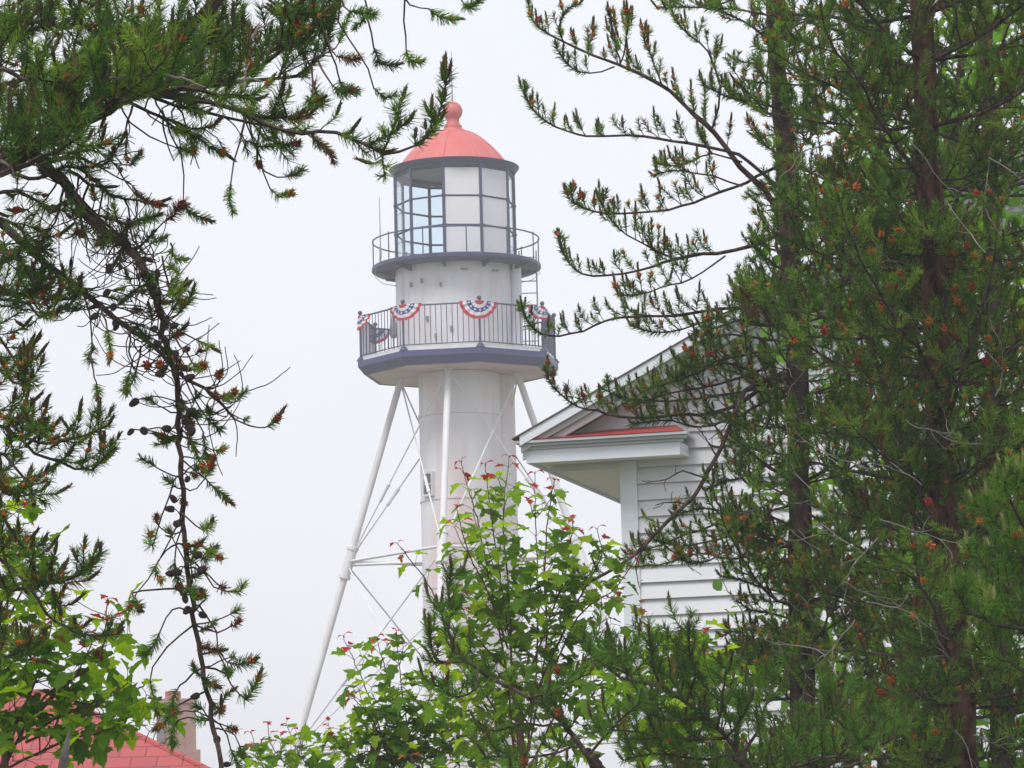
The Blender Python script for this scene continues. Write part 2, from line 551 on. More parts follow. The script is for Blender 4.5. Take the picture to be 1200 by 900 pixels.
# lantern glazing
LA = -9.7
g = Geo()
for k in range(10):
    a = LA + 36 * k
    g.tube([pol(1.33, a, z1), pol(1.33, a, zl)], 0.036, 6)
    b = a + 36
    for i in range(4):
        z = z1 + 0.05 + (zl - z1 - 0.1) * i / 3
        g.tube([pol(1.325, a, z), pol(1.325, b, z)], 0.023 if i in (1, 2) else 0.034, 6)
        if i in (1, 2):
            g.lathe(pol(1.33, a, z), [(0.001, -0.055), (0.05, -0.025), (0.05, 0.025), (0.001, 0.055)], 8)
lan = g.build('lantern_frame', M['black'], tower)
for k in range(10):
    a = LA + 36 * k
    solid = k in (0, 1)
    for i in range(3):
        za = z1 + 0.05 + (zl - z1 - 0.1) * i / 3
        zb = z1 + 0.05 + (zl - z1 - 0.1) * (i + 1) / 3
        a0, b0 = pol(1.325, a, 0), pol(1.325, a + 36, 0)
        n = np.array([math.sin(R(a + 18)), -math.cos(R(a + 18)), 0]) * 0.006
        g = Geo()
        v = [a0 - n + (0, 0, za), b0 - n + (0, 0, za), b0 - n + (0, 0, zb), a0 - n + (0, 0, zb), a0 + n + (0, 0, za), b0 + n + (0, 0, za), b0 + n + (0, 0, zb), a0 + n + (0, 0, zb)]
        if solid:
            g.add(v, [np.array([[0, 1, 2, 3], [7, 6, 5, 4], [0, 4, 5, 1], [1, 5, 6, 2], [2, 6, 7, 3], [3, 7, 4, 0]])])
            g.build('white_panel', M['panel'], lan)
        else:
            g.add(v[:4], [np.array([[0, 1, 2, 3]])])
            g.build('pane', M['glass'], lan)
# cornice and dome
g = Geo()
g.lathe(C(), [(1.1, zl + 0.02), (1.2, zl), (1.37, zl), (1.38, zl + 0.03), (1.44, zl + 0.09), (1.455, zl + 0.13), (1.42, zl + 0.14), (1.22, zl + 0.145)], 64)
smooth_by_angle(g.build('cornice', M['black'], tower), 30)
g = Geo()
g.lathe(C(), [(0.01, zl + 0.12), (1.3, zl + 0.05)], 40)
g.build('ceiling', M['panel'], tower)
g = Geo()
zt = tz(153)
prof = [(1.25 * u, zd + 0.015 + (zt - zd) * (1 - u ** 2.1)) for u in np.linspace(1, 0.2, 24)]
g.lathe(C(), prof, 72)
for k in range(10):
    a = LA + 36 * k
    g.tube([pol(r_ + 0.001, a, z_) for r_, z_ in prof], 0.013, 5)
dome = smooth_by_angle(g.build('dome', M['dome'], tower), 50)
g = Geo()
zb = tz(130.5)
g.lathe(C(), [(0.29, tz(156)), (0.26, tz(152.5)), (0.2, tz(151.5)), (0.2, tz(147.5)), (0.165, tz(147)), (0.14, tz(143)), (0.145, tz(140))]
        + [(0.222 * math.cos(R(t)), zb + 0.222 * math.sin(R(t))) for t in range(-45, 90, 9)] + [(0.001, zb + 0.222)], 40)
ball = smooth_by_angle(g.build('ventilator_ball', M['dome'], tower), 40)
g = Geo()
g.tube([C(tz(119)), C(tz(60))], [0.016, 0.007], 6)
g.build('lightning_rod', M['grey'], ball)
# whip aerial on the lantern gallery
g = Geo()
g.tube([pol(1.85, -63, z1 - 0.02), pol(1.85, -63, tz(237))], [0.016, 0.006], 6)
g.box(pol(1.85, -63, z1 + 0.2), (0.05, 0.05, 0.22))
g.build('aerial', M['grey'], tower)
# ladder
g = Geo()
lx = (1.4, 1.78)
for x in lx:
    g.tube([C() + (x, 0.25, z0), C() + (x, 0.25, z1 + 0.35)], 0.016, 6)
for i in range(9):
    z = z0 + 0.2 + i * 0.27
    g.tube([C() + (lx[0], 0.25, z), C() + (lx[1], 0.25, z)], 0.012, 6)
g.build('ladder', M['grey'], tower)
# loose cables
for aa in ((-70, 1.87), (72, 1.9)):
    g = Geo()
    a, r_ = aa
    g.tube([pol(r_, a, z1 - 0.1), pol(r_ + 0.02, a * 1.02, z1 - 0.3), pol(r_ - 0.15, a * 1.0, z1 - 0.45), pol(r_ - 0.45, a * 0.97, z1 - 0.5)], 0.008, 5)
    g.build('cable', M['grey'], tower)
# legs, struts, tie rods
zs = z0 - 0.3
BAT, R0 = 0.315, 1.3
levels = [zs, tz(654), tz(873), 0.0]


def legp(k, z):
    return pol(R0 + (zs - z) * BAT, LEG + 90 * k, z)


for k in range(4):
    g = Geo()
    g.tube([legp(k, zs + 0.003), legp(k, 0)], [0.074, 0.088], 16)
    leg = smooth_by_angle(g.build('leg', M['white'], tower), 60)
    for lv in levels[1:3]:
        d = legp(k, lv + 1) - legp(k, lv)
        g = Geo()
        g.tube([legp(k, lv) + d * t for t in (-0.36, -0.345, -0.28, -0.279, 0.279, 0.28, 0.345, 0.36)], [0.08, 0.135, 0.135, 0.115, 0.115, 0.135, 0.135, 0.08], 16, caps=True)
        smooth_by_angle(g.build('sleeve', M['white'], leg))
    g = Geo()
    g.lathe(legp(k, 0), [(0.35, 0), (0.35, 0.15), (0.16, 0.2)], 20)
    g.build('footing', M['grey'], leg)
    for lv in levels[1:3]:
        g = Geo()
        g.tube([legp(k, lv + 0.03), legp(k + 1, lv + 0.03)], 0.034, 8)
        smooth_by_angle(g.build('strut', M['white'], tower), 60)
        g = Geo()
        g.tube([legp(k, lv - 0.05), pol(0.9, LEG + 90 * k, lv - 0.05)], 0.034, 8)
        smooth_by_angle(g.build('strut', M['white'], tower), 60)
    for i in range(3):
        for s_ in (0, 1):
            top = legp(k + s_, levels[i] - 0.06)
            bot = legp(k + 1 - s_, levels[i + 1] + 0.05)
            g = Geo()
            g.tube([top, bot], 0.0175, 6)
            rod = g.build('tie_rod', M['white'], tower)
            if i < 2:
                c = bot + (top - bot) * 0.36
                d = unit(top - bot)
                g = Geo()
                g.tube([c - d * 0.24, c - d * 0.22, c - d * 0.1, c + d * 0.1, c + d * 0.22, c + d * 0.24], [0.018, 0.042, 0.034, 0.034, 0.042, 0.018], 8)
                g.build('turnbuckle', M['white'], rod)
# something slim and pale standing on the gallery
ft = thing('folded_umbrella', 'slim folded grey umbrella standing on the lighthouse gallery behind the left railing', 'umbrella', pol(1.75, -53, z0))
p = pol(1.75, -53, z0)
g = Geo()
g.tube([p + (0, 0, 0.02), p + (0, 0, 1.06)], 0.02, 8, caps=True)
g.build('pole', M['grey'], ft)
g = Geo()
hh = np.linspace(0.42, 1.0, 12)
for t in range(7):
    a = t * 2 * np.pi / 7
    g.tube([p + (math.cos(a) * r_, math.sin(a) * r_, h_) for h_, r_ in zip(hh, np.interp(hh, [0.42, 0.5, 0.7, 1.0], [0.05, 0.055, 0.05, 0.012]))], np.interp(hh, [0.42, 0.5, 1.0], [0.012, 0.035, 0.01]), 6)
g.build('canopy', M['grey'], ft)
g = Geo()
g.lathe(p, [(0.22, 0.004), (0.22, 0.05), (0.06, 0.08), (0.03, 0.18)], 16)
g.build('foot', M['grey'], ft)


def bunting(ang, label):
    k = round((ang - VA) / 45)
    pc = pol(2.235, VA + 45 * k, z0 + RH + 0.03)
    dl = unit(pol(2.2, VA + 45 * (k - 1), 0) - pol(2.2, VA + 45 * k, 0))
    dr = unit(pol(2.2, VA + 45 * (k + 1), 0) - pol(2.2, VA + 45 * k, 0))
    no = unit(pol(1, VA + 45 * k, 0) - TB)
    nl = unit(np.cross(dl, UP)) * 1.0
    nl = nl if nl @ no > 0 else -nl
    nr = unit(np.cross(dr, UP))
    nr = nr if nr @ no > 0 else -nr
    root = thing('bunting', label, 'bunting', pc, 'patriotic fan buntings on the lighthouse railing')
    WX, HZ = 0.45 * rng.uniform(0.93, 1.06), 0.37 * rng.uniform(0.88, 1.06)
    sk, ph_, np_ = rng.normal() * 0.06, rng.uniform(0, 6), rng.uniform(11, 15)

    def at(rho, t, off=0.0):
        x = -math.cos(t) * rho * WX
        z = -math.sin(t) * rho * HZ
        z += sk * rho * math.cos(t) * math.sin(t) * 0.5 - 0.02 * rho * math.sin(3 * t + ph_)
        pl = 0.024 * rho * math.sin(np_ * t + ph_) + 0.03 * rho * math.sin(t) + off
        n = nl if x < 0 else nr
        bl = 1 - min(1, abs(x) / 0.1)
        n = unit(n * (1 - bl) + no * bl)
        return pc + (dl * -x if x < 0 else dr * x) + np.array([0, 0, z]) + n * (pl + 0.012)
    rings = [(0.0, 0.24, 'cloth_red'), (0.24, 0.42, 'cloth_white'), (0.42, 0.64, 'cloth_blue'), (0.64, 0.83, 'cloth_white'), (0.83, 1.0, 'cloth_red')]
    names = ['centre', 'band', 'star_band', 'band', 'border']
    NT = 72
    for (ra, rb, mm), nm in zip(rings, names):
        g = Geo()
        rr = np.linspace(max(ra, 0.01), rb, 4)
        v = [at(r_, t, 0.0) for r_ in rr for t in np.linspace(0, math.pi, NT + 1)]
        i, j = np.meshgrid(np.arange(3), np.arange(NT), indexing='ij')
        q = np.stack([i * (NT + 1) + j, i * (NT + 1) + j + 1, (i + 1) * (NT + 1) + j + 1, (i + 1) * (NT + 1) + j], -1).reshape(-1, 4)
        g.add(v, [q])
        b = g.build(nm, M[mm], root, smooth=True)
        if nm == 'star_band':
            g = Geo()
            for t in np.linspace(0.25, math.pi - 0.25, 7):
                for sd_ in (0.012, -0.012):
                    pts = [at(0.53, t, sd_)]
                    for s_ in range(10):
                        rr_ = 0.034 if s_ % 2 == 0 else 0.015
                        aa_ = s_ * math.pi / 5
                        pts.append(at(0.53 + rr_ * math.cos(aa_) / HZ, t + rr_ * math.sin(aa_) / (0.53 * 0.4), sd_))
                    g.add(pts, [np.array([[0, s_ + 1, (s_ + 1) % 10 + 1] for s_ in range(10)])])
            g.build('stars', M['cloth_white'], b)


bunting(VA - 135, 'star spangled fan bunting hanging on the far left gallery railing, seen through the near bars')
bunting(VA - 90, 'half hidden fan bunting wrapped round the leftmost corner post of the gallery railing')
bunting(VA - 45, 'complete fan bunting on the front gallery railing in front of the folded umbrella')
bunting(VA, 'wide flat fan bunting on the gallery railing below the white lantern panels')
bunting(VA + 45, 'fan bunting on the gallery railing behind the upturned pine branch tip')
bunting(VA + 135, 'faded bunting on the far right gallery railing, seen past the ladder')

# ------------------------------------------------------------------ white house on the right
DH = 25.0
YAW = -14.7
hc = px(731, 600, DH)
HB = np.array([hc[0], hc[1], 0.0])
house = thing('clapboard_house', 'white clapboard house with a gable, boxed eave and red roof behind the pines', 'house', HB)
HR = np.array([[math.cos(R(YAW)), -math.sin(R(YAW)), 0], [math.sin(R(YAW)), math.cos(R(YAW)), 0], [0, 0, 1]])


def H(x, y, z):
    return HB + HR @ np.array([x, y, z])


def hz_at(x, y, row, colx):
    p = H(x, y, 0)
    d = unit(px(colx, row, 1.0) - EYE)
    k = math.hypot(p[0], p[1]) / math.hypot(d[0], d[1])
    return EYE[2] + d[2] * k


OV, GO = 0.545, 0.27
zso = hz_at(-OV, -GO, 541, 620)            # soffit underside
HW, HL, PIT = 3.1, 7.5, 0.5                # half width, length, roof pitch


def hbox(g, x0, x1, y0, y1, za, zb, m=0):
    g.box(H((x0 + x1) / 2, (y0 + y1) / 2, (za + zb) / 2), (x1 - x0, y1 - y0, zb - za), m, HR)


def hquad(g, pts, m=0):
    g.add([H(*p) for p in pts], [np.arange(len(pts))], m)


rise = lambda x: zso + 0.13 + (min(x, 2 * HW - x) + OV) * PIT    # top of roof over x
# clapboards of the gable wall: lapped boards, real steps
g = Geo()
ST = 0.1075
zz = 0.02
first = hz_at(0.2, 0, 702, 760)
zz = first % ST - ST
x0, x1 = 0.098, 2 * HW - 0.1
while zz < rise(HW) - 0.3:
    zt_ = zz + ST
    xa, xb = x0, x1
    cut = lambda z_: max(-0.5, (z_ - zso - 0.145 + 0.2) / PIT - OV - 0.1)
    ca, cb = (cut(zz), cut(zt_)) if zt_ > zso + 0.03 else (x0, x0)
    if zt_ > zso + 0.03:
        xa, xb = ca, 2 * HW - ca - 0.002
    if xb - xa > 0.2:
        lap = 0.022
        bx = rng.uniform(xa + 0.1, xb - 0.1)
        for xa, xb, ca, cb in ((xa, bx, ca, cb), (bx + 0.003, xb, 0, 0)) if zt_ < zso else ((xa, xb, ca, cb),):
          lap = 0.022 + rng.uniform(-0.002, 0.002)
          a, b, c_, d = (xa, -lap, zz), (xb, -lap, zz), (xb - cb + ca, -0.004, zt_), (xa + cb - ca, -0.004, zt_)
          hquad(g, [a, b, c_, d], 0)
          hquad(g, [(xa, -0.002, zz + 0.007), (xb, -0.002, zz + 0.007), b, a], 1)
    zz += ST
wall = g.build('gable_wall', [M['siding'], M['butt']], house)
g = Geo()
hbox(g, 0.03, 2 * HW - 0.03, 0.0, HL, 0, zso + 0.02)
hquad(g, [(0.03, 0.002, zso), (2 * HW - 0.03, 0.002, zso), (HW, 0.002, rise(HW) - 0.2)])
g.build('side_wall', M['siding'], house)
g = Geo()
hbox(g, -0.012, 0.1, -0.032, 0.1, 0, zso - 0.002)
g.build('corner_board', M['trim'], house)
g = Geo()
hbox(g, 2 * HW - 0.1, 2 * HW + 0.012, -0.032, 0.1, 0, zso - 0.002)
g.build('corner_board', M['trim'], house)
# boxed eave running back on both sides, with cornice return on the gable
for sgn in (0, 1):
    def hx(x):
        return x if sgn == 0 else 2 * HW - x
    g = Geo()
    ya, yb = -GO, HL + GO
    A = sorted((hx(-OV), hx(0.0)))
    hbox(g, A[0], A[1], 0.03, yb, zso, zso + 0.02, 0)                       # soffit
    A = sorted((hx(-OV), hx(0.45)))
    hbox(g, A[0], A[1], ya, 0.0295, zso + 0.0005, zso + 0.02, 0)            # return soffit
    g.build('soffit', M['sofwhite'], house)
    g = Geo()
    A = sorted((hx(-OV - 0.0), hx(0.45)))
    hbox(g, A[0], A[1], ya - 0.025, ya - 0.001, zso - 0.012, zso + 0.072)   # front fascia of the return
    A = sorted((hx(-OV - 0.025), hx(-OV - 0.001)))
    hbox(g, A[0], A[1], ya - 0.025, yb, zso - 0.0125, zso + 0.0715)
    A = sorted((hx(0.43), hx(0.4505)))
    hbox(g, A[0], A[1], ya - 0.0, -0.03, zso + 0.021, zso + 0.0715)
    fa = g.build('fascia', M['trim'], house)
    g = Geo()
    for i, (o_, za, zb_) in enumerate(((0.04, 0.073, 0.092), (0.062, 0.0925, 0.112), (0.085, 0.1125, 0.13))):
        A = sorted((hx(-OV - o_), hx(0.45 + o_ - 0.02)))
        hbox(g, A[0], A[1], ya - o_, ya + 0.0 + 0.001 * i, zso + za, zso + zb_)
        A = sorted((hx(-OV - o_), hx(-OV + 0.002 * i)))
        hbox(g, A[0], A[1], ya + 0.002 + 0.001 * i, yb, zso + za, zso + zb_)
    g.build('crown_moulding', M['greytrim'], fa)
    # little red roof on the return
    g = Geo()
    e = 0.49
    hquad(g, [(hx(-OV - 0.06), ya - 0.09, zso + 0.134), (hx(e), ya - 0.09, zso + 0.134), (hx(e - 0.12), -0.03, zso + 0.215), (hx(0.0), -0.03, zso + 0.215)])
    hquad(g, [(hx(e), ya - 0.09, zso + 0.134), (hx(e), -0.03, zso + 0.134), (hx(e - 0.12), -0.03, zso + 0.215)])
    hquad(g, [(hx(-OV - 0.06), ya - 0.09, zso + 0.134), (hx(-OV - 0.06), -0.03, zso + 0.134), (hx(0.0), -0.03, zso + 0.215)])
    g.build('return_roof', M['redmetal'], house)
# roof slopes and rake boards
for sgn in (0, 1):
    def hx(x):
        return x if sgn == 0 else 2 * HW - x
    g = Geo()
    ya, yb = -GO - 0.1, HL + GO
    xe = -OV - 0.1
    ztop = lambda x: zso + 0.145 + (x + OV + 0.1) * PIT
    P = [(hx(xe), ya, ztop(xe)), (hx(HW), ya, ztop(HW)), (hx(HW), yb, ztop(HW)), (hx(xe), yb, ztop(xe))]
    hquad(g, P)
    hquad(g, [(x_, y_, z_ - 0.008) for x_, y_, z_ in P][::-1])
    for i in range(4):
        a, b = P[i], P[(i + 1) % 4]
        hquad(g, [a, (a[0], a[1], a[2] - 0.008), (b[0], b[1], b[2] - 0.008), b])
    g.build('roof', M['roofedge'], house)
    g = Geo()
    hquad(g, [(hx(-OV + 0.1), -GO - 0.03, ztop(-OV + 0.1) - 0.1), (hx(-OV + 0.1), -0.005, ztop(-OV + 0.1) - 0.1), (hx(HW), -0.005, ztop(HW) - 0.1), (hx(HW), -GO - 0.03, ztop(HW) - 0.1)])
    g.build('rake_soffit', M['sofwhite'], house)
    # rake: white board, grey crown, frieze on the wall
    for nm, y0_, y1_, ua, ub, mm in (('rake_board', -GO - 0.09, -GO - 0.06, 0.01, 0.075, 'trim'), ('rake_moulding', -GO - 0.06, -GO - 0.02, 0.076, 0.115, 'greytrim'),
                                     ('rake_board', -GO - 0.02, -0.035, 0.026, 0.075, 'trim'), ('rake_board', -GO - 0.018, -GO + 0.01, 0.1155, 0.16, 'trim'), ('frieze', -0.06, -0.025, 0.12, 0.29, 'trim')):
        g = Geo()
        xs = -OV - 0.05 + (0.25 if nm == 'frieze' else 0)
        if nm == 'rake_board' and ua == 0.026:
            xs += 0.05
        lo = []
        for x in (xs, HW - 0.003 if sgn == 0 else HW - 0.006):
            for y in (y0_, y1_):
                for u in (ua, ub):
                    lo.append(H(hx(x), y, ztop(x) - u))
        g.add(lo, [np.array([[0, 1, 3, 2], [4, 6, 7, 5], [0, 4, 5, 1], [2, 3, 7, 6], [0, 2, 6, 4], [1, 5, 7, 3]])])
        g.build(nm, M[mm], house)
# brick chimney
M['brick'] = mat('pink_red_brick', (0.42, 0.13, 0.12), 0.85, (0.5, 0.2, 0.18), 14, 0.3, 40)
cc = px(884, 336, 27.6)
g = Geo()
g.box((cc[0], cc[1], cc[2] - 0.6), (0.11, 0.3, 1.25), 0, HR)
g.box((cc[0], cc[1], cc[2] + 0.02), (0.125, 0.32, 0.03), 0, HR)
g.build('chimney', M['brick'], house)

# ------------------------------------------------------------------ red roofed cottage, lower left
DC = 40.0


def shingle_mat():
    m = mat('red_shingles', (0.5, 0.07, 0.08), 0.75, (0.56, 0.1, 0.1), 6, 0.0)
    t = m.node_tree
    p = t.nodes['Principled BSDF']
    c = t.nodes.new('ShaderNodeTexCoord')
    sp = t.nodes.new('ShaderNodeSeparateXYZ')
    cb = t.nodes.new('ShaderNodeCombineXYZ')
    mlt = t.nodes.new('ShaderNodeMath')
    mlt.operation = 'MULTIPLY'
    mlt.inputs[1].default_value = 1.5
    br = t.nodes.new('ShaderNodeTexBrick')
    br.inputs['Color1'].default_value = (0.38, 0.06, 0.06, 1)
    br.inputs['Color2'].default_value = (0.3, 0.045, 0.047, 1)
    br.inputs['Mortar'].default_value = (0.13, 0.02, 0.025, 1)
    br.inputs['Scale'].default_value = 1.0
    br.inputs['Mortar Size'].default_value = 0.006
    br.inputs['Brick Width'].default_value = 0.26
    br.inputs['Row Height'].default_value = 0.17
    t.links.new(c.outputs['Object'], sp.inputs[0])
    t.links.new(sp.outputs['X'], cb.inputs['X'])
    t.links.new(sp.outputs['Z'], mlt.inputs[0])
    t.links.new(mlt.outputs[0], cb.inputs['Y'])
    t.links.new(cb.outputs[0], br.inputs['Vector'])
    t.links.new(br.outputs['Color'], p.inputs['Base Color'])
    b = t.nodes.new('ShaderNodeBump')
    b.inputs['Strength'].default_value = 0.5
    b.inputs['Distance'].default_value = 0.02
    t.links.new(br.outputs['Fac'], b.inputs['Height'])
    b.invert = True
    t.links.new(b.outputs['Normal'], p.inputs['Normal'])
    return m


M['shingle'] = shingle_mat()
M['stone'] = mat('tan_chimney_render', (0.33, 0.25, 0.22), 0.85, (0.42, 0.3, 0.27), 5, 0.2, 30)
apex = px(58, 811, DC)
CB = np.array([apex[0], apex[1], 0.0])
cot = thing('cottage', 'low cottage with red shingled hip roof behind the left maple', 'cottage', CB)
hipR = px(262, 911, DC - 2.6)
ez = hipR[2]
dx, dy = hipR[0] - apex[0], apex[1] - hipR[1]
Lr = 9.0
roofv = [apex, apex - (Lr, 0, 0), np.array([hipR[0], apex[1] - dy, ez]), np.array([apex[0] - Lr - dx, apex[1] - dy, ez]), np.array([hipR[0], apex[1] + dy, ez]), np.array([apex[0] - Lr - dx, apex[1] + dy, ez])]
g = Geo()
g.add(roofv, [np.array([[0, 1, 3, 2], [1, 0, 4, 5]]), np.array([[0, 2, 4], [1, 5, 3]])])
rf = g.build('roof', M['shingle'], cot)
g = Geo()
for a, b in ((0, 2), (0, 4), (0, 1)):
    g.tube([roofv[a] + (0, 0, 0.0), roofv[b] + (0, 0, 0.0)], 0.035, 8)
g.build('ridge_cap', M['shingle'], rf)
g = Geo()
g.box((apex[0] - Lr / 2, apex[1], ez / 2 - 0.05), (Lr + 2 * dx - 0.6, 2 * dy - 0.6, ez - 0.1))
g.build('wall', M['siding'], cot)
g = Geo()
ct = px(206, 819, DC + 1.2)
rc = np.array([[math.cos(0.5), -math.sin(0.5), 0], [math.sin(0.5), math.cos(0.5), 0], [0, 0, 1]])
g.box((ct[0], ct[1], ct[2] - 0.9), (0.33, 0.3, 1.76), 0, rc)
g.box((ct[0], ct[1], ct[2] - 1.2), (0.4, 0.36, 1.3), 0, rc)
g.box((ct[0], ct[1], ct[2] - 0.03), (0.36, 0.325, 0.05), 0, rc)
ch = g.build('chimney', M['stone'], rf)
g = Geo()
g.lathe((ct[0] - 0.03, ct[1], ct[2]), [(0.085, -0.005), (0.085, 0.08), (0.06, 0.085)], 16)
g.build('flue', M['brick'], ch)
g = Geo()
g.box(ct + np.array([0, 0, -0.32]) + rc @ np.array([-0.17, 0, 0]), (0.02, 0.2, 0.3), 0, rc)
g.build('flashing', M['grey'], ch)

# ------------------------------------------------------------------ plants
class Needles:
    width = 0.0024

    def __init__(s):
        s.b, s.d, s.l, s.w, s.t = [], [], [], [], []

    def shoot(s, pts, n, ln, a0=38, a1=66, width=None, tint=(0, 1)):
        width = width or s.width
        """n needles spread along the polyline pts, pointing forward and out"""
        pts = np.asarray(pts)
        seg = np.linalg.norm(np.diff(pts, axis=0), axis=1)
        cum = np.concatenate([[0], np.cumsum(seg)])
        u = rng.random(n) ** 0.85
        x = u * cum[-1]
        k = np.clip(np.searchsorted(cum, x) - 1, 0, len(seg) - 1)
        f = (x - cum[k]) / np.maximum(seg[k], 1e-6)
        b = pts[k] + (pts[k + 1] - pts[k]) * f[:, None]
        t = (pts[k + 1] - pts[k]) / np.maximum(seg[k], 1e-6)[:, None]
        rv = rng.normal(size=(n, 3))
        rv -= (rv * t).sum(1, keepdims=True) * t
        rv /= np.maximum(np.linalg.norm(rv, axis=1, keepdims=True), 1e-6)
        al = np.radians(rng.uniform(a0, a1, n) - 14 * u ** 4)[:, None]
        d = t * np.cos(al) + rv * np.sin(al)
        s.b.append(b)
        s.d.append(d)
        s.l.append(ln * rng.uniform(0.7, 1.15) * rng.uniform(0.75, 1.1, n))
        s.w.append(np.full(n, width))
        base = tint[0] + (tint[1] - tint[0]) * rng.random() ** 1.2
        tt = np.clip(base * 0.85 + rng.uniform(-0.05, 0.25, n), 0, 1) * 0.74
        s.t.append(tt if rng.random() > 0.035 else np.full(n, 1.0))

    def quads(s):
        b, d = np.concatenate(s.b), np.concatenate(s.d)
        l, w_, t = np.concatenate(s.l), np.concatenate(s.w), np.concatenate(s.t)
        n = len(b)
        sd_ = np.cross(d, rng.normal(size=(n, 3)))
        sd_ /= np.maximum(np.linalg.norm(sd_, axis=1, keepdims=True), 1e-6)
        v = np.empty((n, 4, 3))
        v[:, 0] = b - sd_ * w_[:, None] * 0.5
        v[:, 1] = b + sd_ * w_[:, None] * 0.5
        v[:, 2] = b + d * l[:, None] + sd_ * w_[:, None] * 0.2
        v[:, 3] = b + d * l[:, None] - sd_ * w_[:, None] * 0.2
        return v.reshape(-1, 3), t

    def build(s, name, m, parent, K=None):
        if not s.b:
            return None
        v, t = s.quads()
        V, Fq, T, MI = [v], [np.arange(len(v)).reshape(-1, 4)], [t], [np.zeros(len(t))]
        n0 = len(v)
        if K is not None and K.n:
            kv = np.concatenate(K.v)
            kf = np.concatenate(K.f[4]) + n0
            V.append(kv)
            Fq.append(kf)
            n0 += len(kv)
            k_ = len(kf)
            for q_ in K.sh:
                v2, t2 = q_.quads()
                V.append(v2)
                Fq.append(np.arange(len(v2)).reshape(-1, 4) + n0)
                n0 += len(v2)
                k_ += len(t2)
            T.append(rng.random(k_))
            MI.append(np.ones(k_))
        me = make_mesh(name, np.concatenate(V) - ORIG[parent.name], [np.concatenate(Fq)], m, np.concatenate(MI), np.concatenate(T))
        return link(name, me, parent)


def resample(pts, n, jit=0.0):
    """Catmull-Rom through pts, n points"""
    pts = np.asarray(pts, float)
    if len(pts) < 3:
        pts = np.array([pts[0], (pts[0] + pts[-1]) / 2, pts[-1]])
    p = np.vstack([2 * pts[0] - pts[1], pts, 2 * pts[-1] - pts[-2]])
    m = len(pts) - 1
    u = np.linspace(0, m, n)
    k = np.minimum(u.astype(int), m - 1)
    t = (u - k)[:, None]
    a, b, c_, d = p[k], p[k + 1], p[k + 2], p[k + 3]
    r_ = 0.5 * (2 * b + (c_ - a) * t + (2 * a - 5 * b + 4 * c_ - d) * t ** 2 + (3 * b - a - 3 * c_ + d) * t ** 3)
    if jit:
        j = rng.normal(size=r_.shape) * jit
        j[0] = 0
        r_ = r_ + j
    return r_


def grow(p, d, L, up=0.4, n=6, wob=0.12):
    pts = [np.asarray(p, float)]
    d = unit(d)
    for _ in range(n):
        d = unit(d + UP * up / n + rng.normal(size=3) * wob)
        pts.append(pts[-1] + d * L / n)
    return np.array(pts)


def plen(p):
    return np.linalg.norm(np.diff(p, axis=0), axis=1).sum()


def pollen_mesh(seed, mm):
    r_ = np.random.default_rng(seed)
    g = Geo()
    for i in range(16):
        a = i * 2.399
        h = -0.014 + 0.028 * (i + 0.5) / 16
        rad = 0.0095 * math.sqrt(max(0.15, 1 - (h / 0.018) ** 2))
        c_ = np.array([math.cos(a) * rad, math.sin(a) * rad, h])
        d = unit(c_ * np.array([1, 1, 0.3]) + (0, 0, 0.008))
        g.tube([c_ - d * 0.004, c_, c_ + d * 0.006, c_ + d * 0.009], np.array([0.002, 0.0042, 0.0036, 0.001]) * r_.uniform(0.8, 1.2), 6)
    ORIGK = None
    ks = list(g.f)
    return make_mesh('pollen_cone', np.concatenate(g.v), [np.concatenate(g.f[k]) for k in ks], [mm], None, None, True)


POLLEN = [pollen_mesh(i, M['pollen'] if i < 3 else M['pollen_red']) for i in range(5)]


def seed_cone_mesh():
    g = Geo()
    prof = [(0.0, 0.0), (0.008, 0.002), (0.0125, 0.012), (0.0115, 0.026), (0.006, 0.04), (0.001, 0.046)]
    zc = np.array([p_[1] for p_ in prof])
    rc_ = np.array([p_[0] for p_ in prof])
    g.lathe((0, 0, 0), [(max(0.0005, np.interp(z, zc, rc_)), z) for z in np.linspace(0, 0.046, 14)], 10)
    for i in range(60):
        a = i * 2.399
        z = 0.003 + 0.038 * i / 60
        r_ = np.interp(z, zc, rc_)
        c_ = np.array([math.cos(a) * r_, math.sin(a) * r_, z])
        d = unit((math.cos(a), math.sin(a), 0.8))
        g.tube([c_ - d * 0.001, c_ + d * 0.0018, c_ + d * 0.003], [0.0036, 0.003, 0.0008], 5)
    ks = list(g.f)
    return make_mesh('pine_cone', np.concatenate(g.v), [np.concatenate(g.f[k]) for k in ks], [M['cone']], None, None, False)


SEEDCONE = seed_cone_mesh()


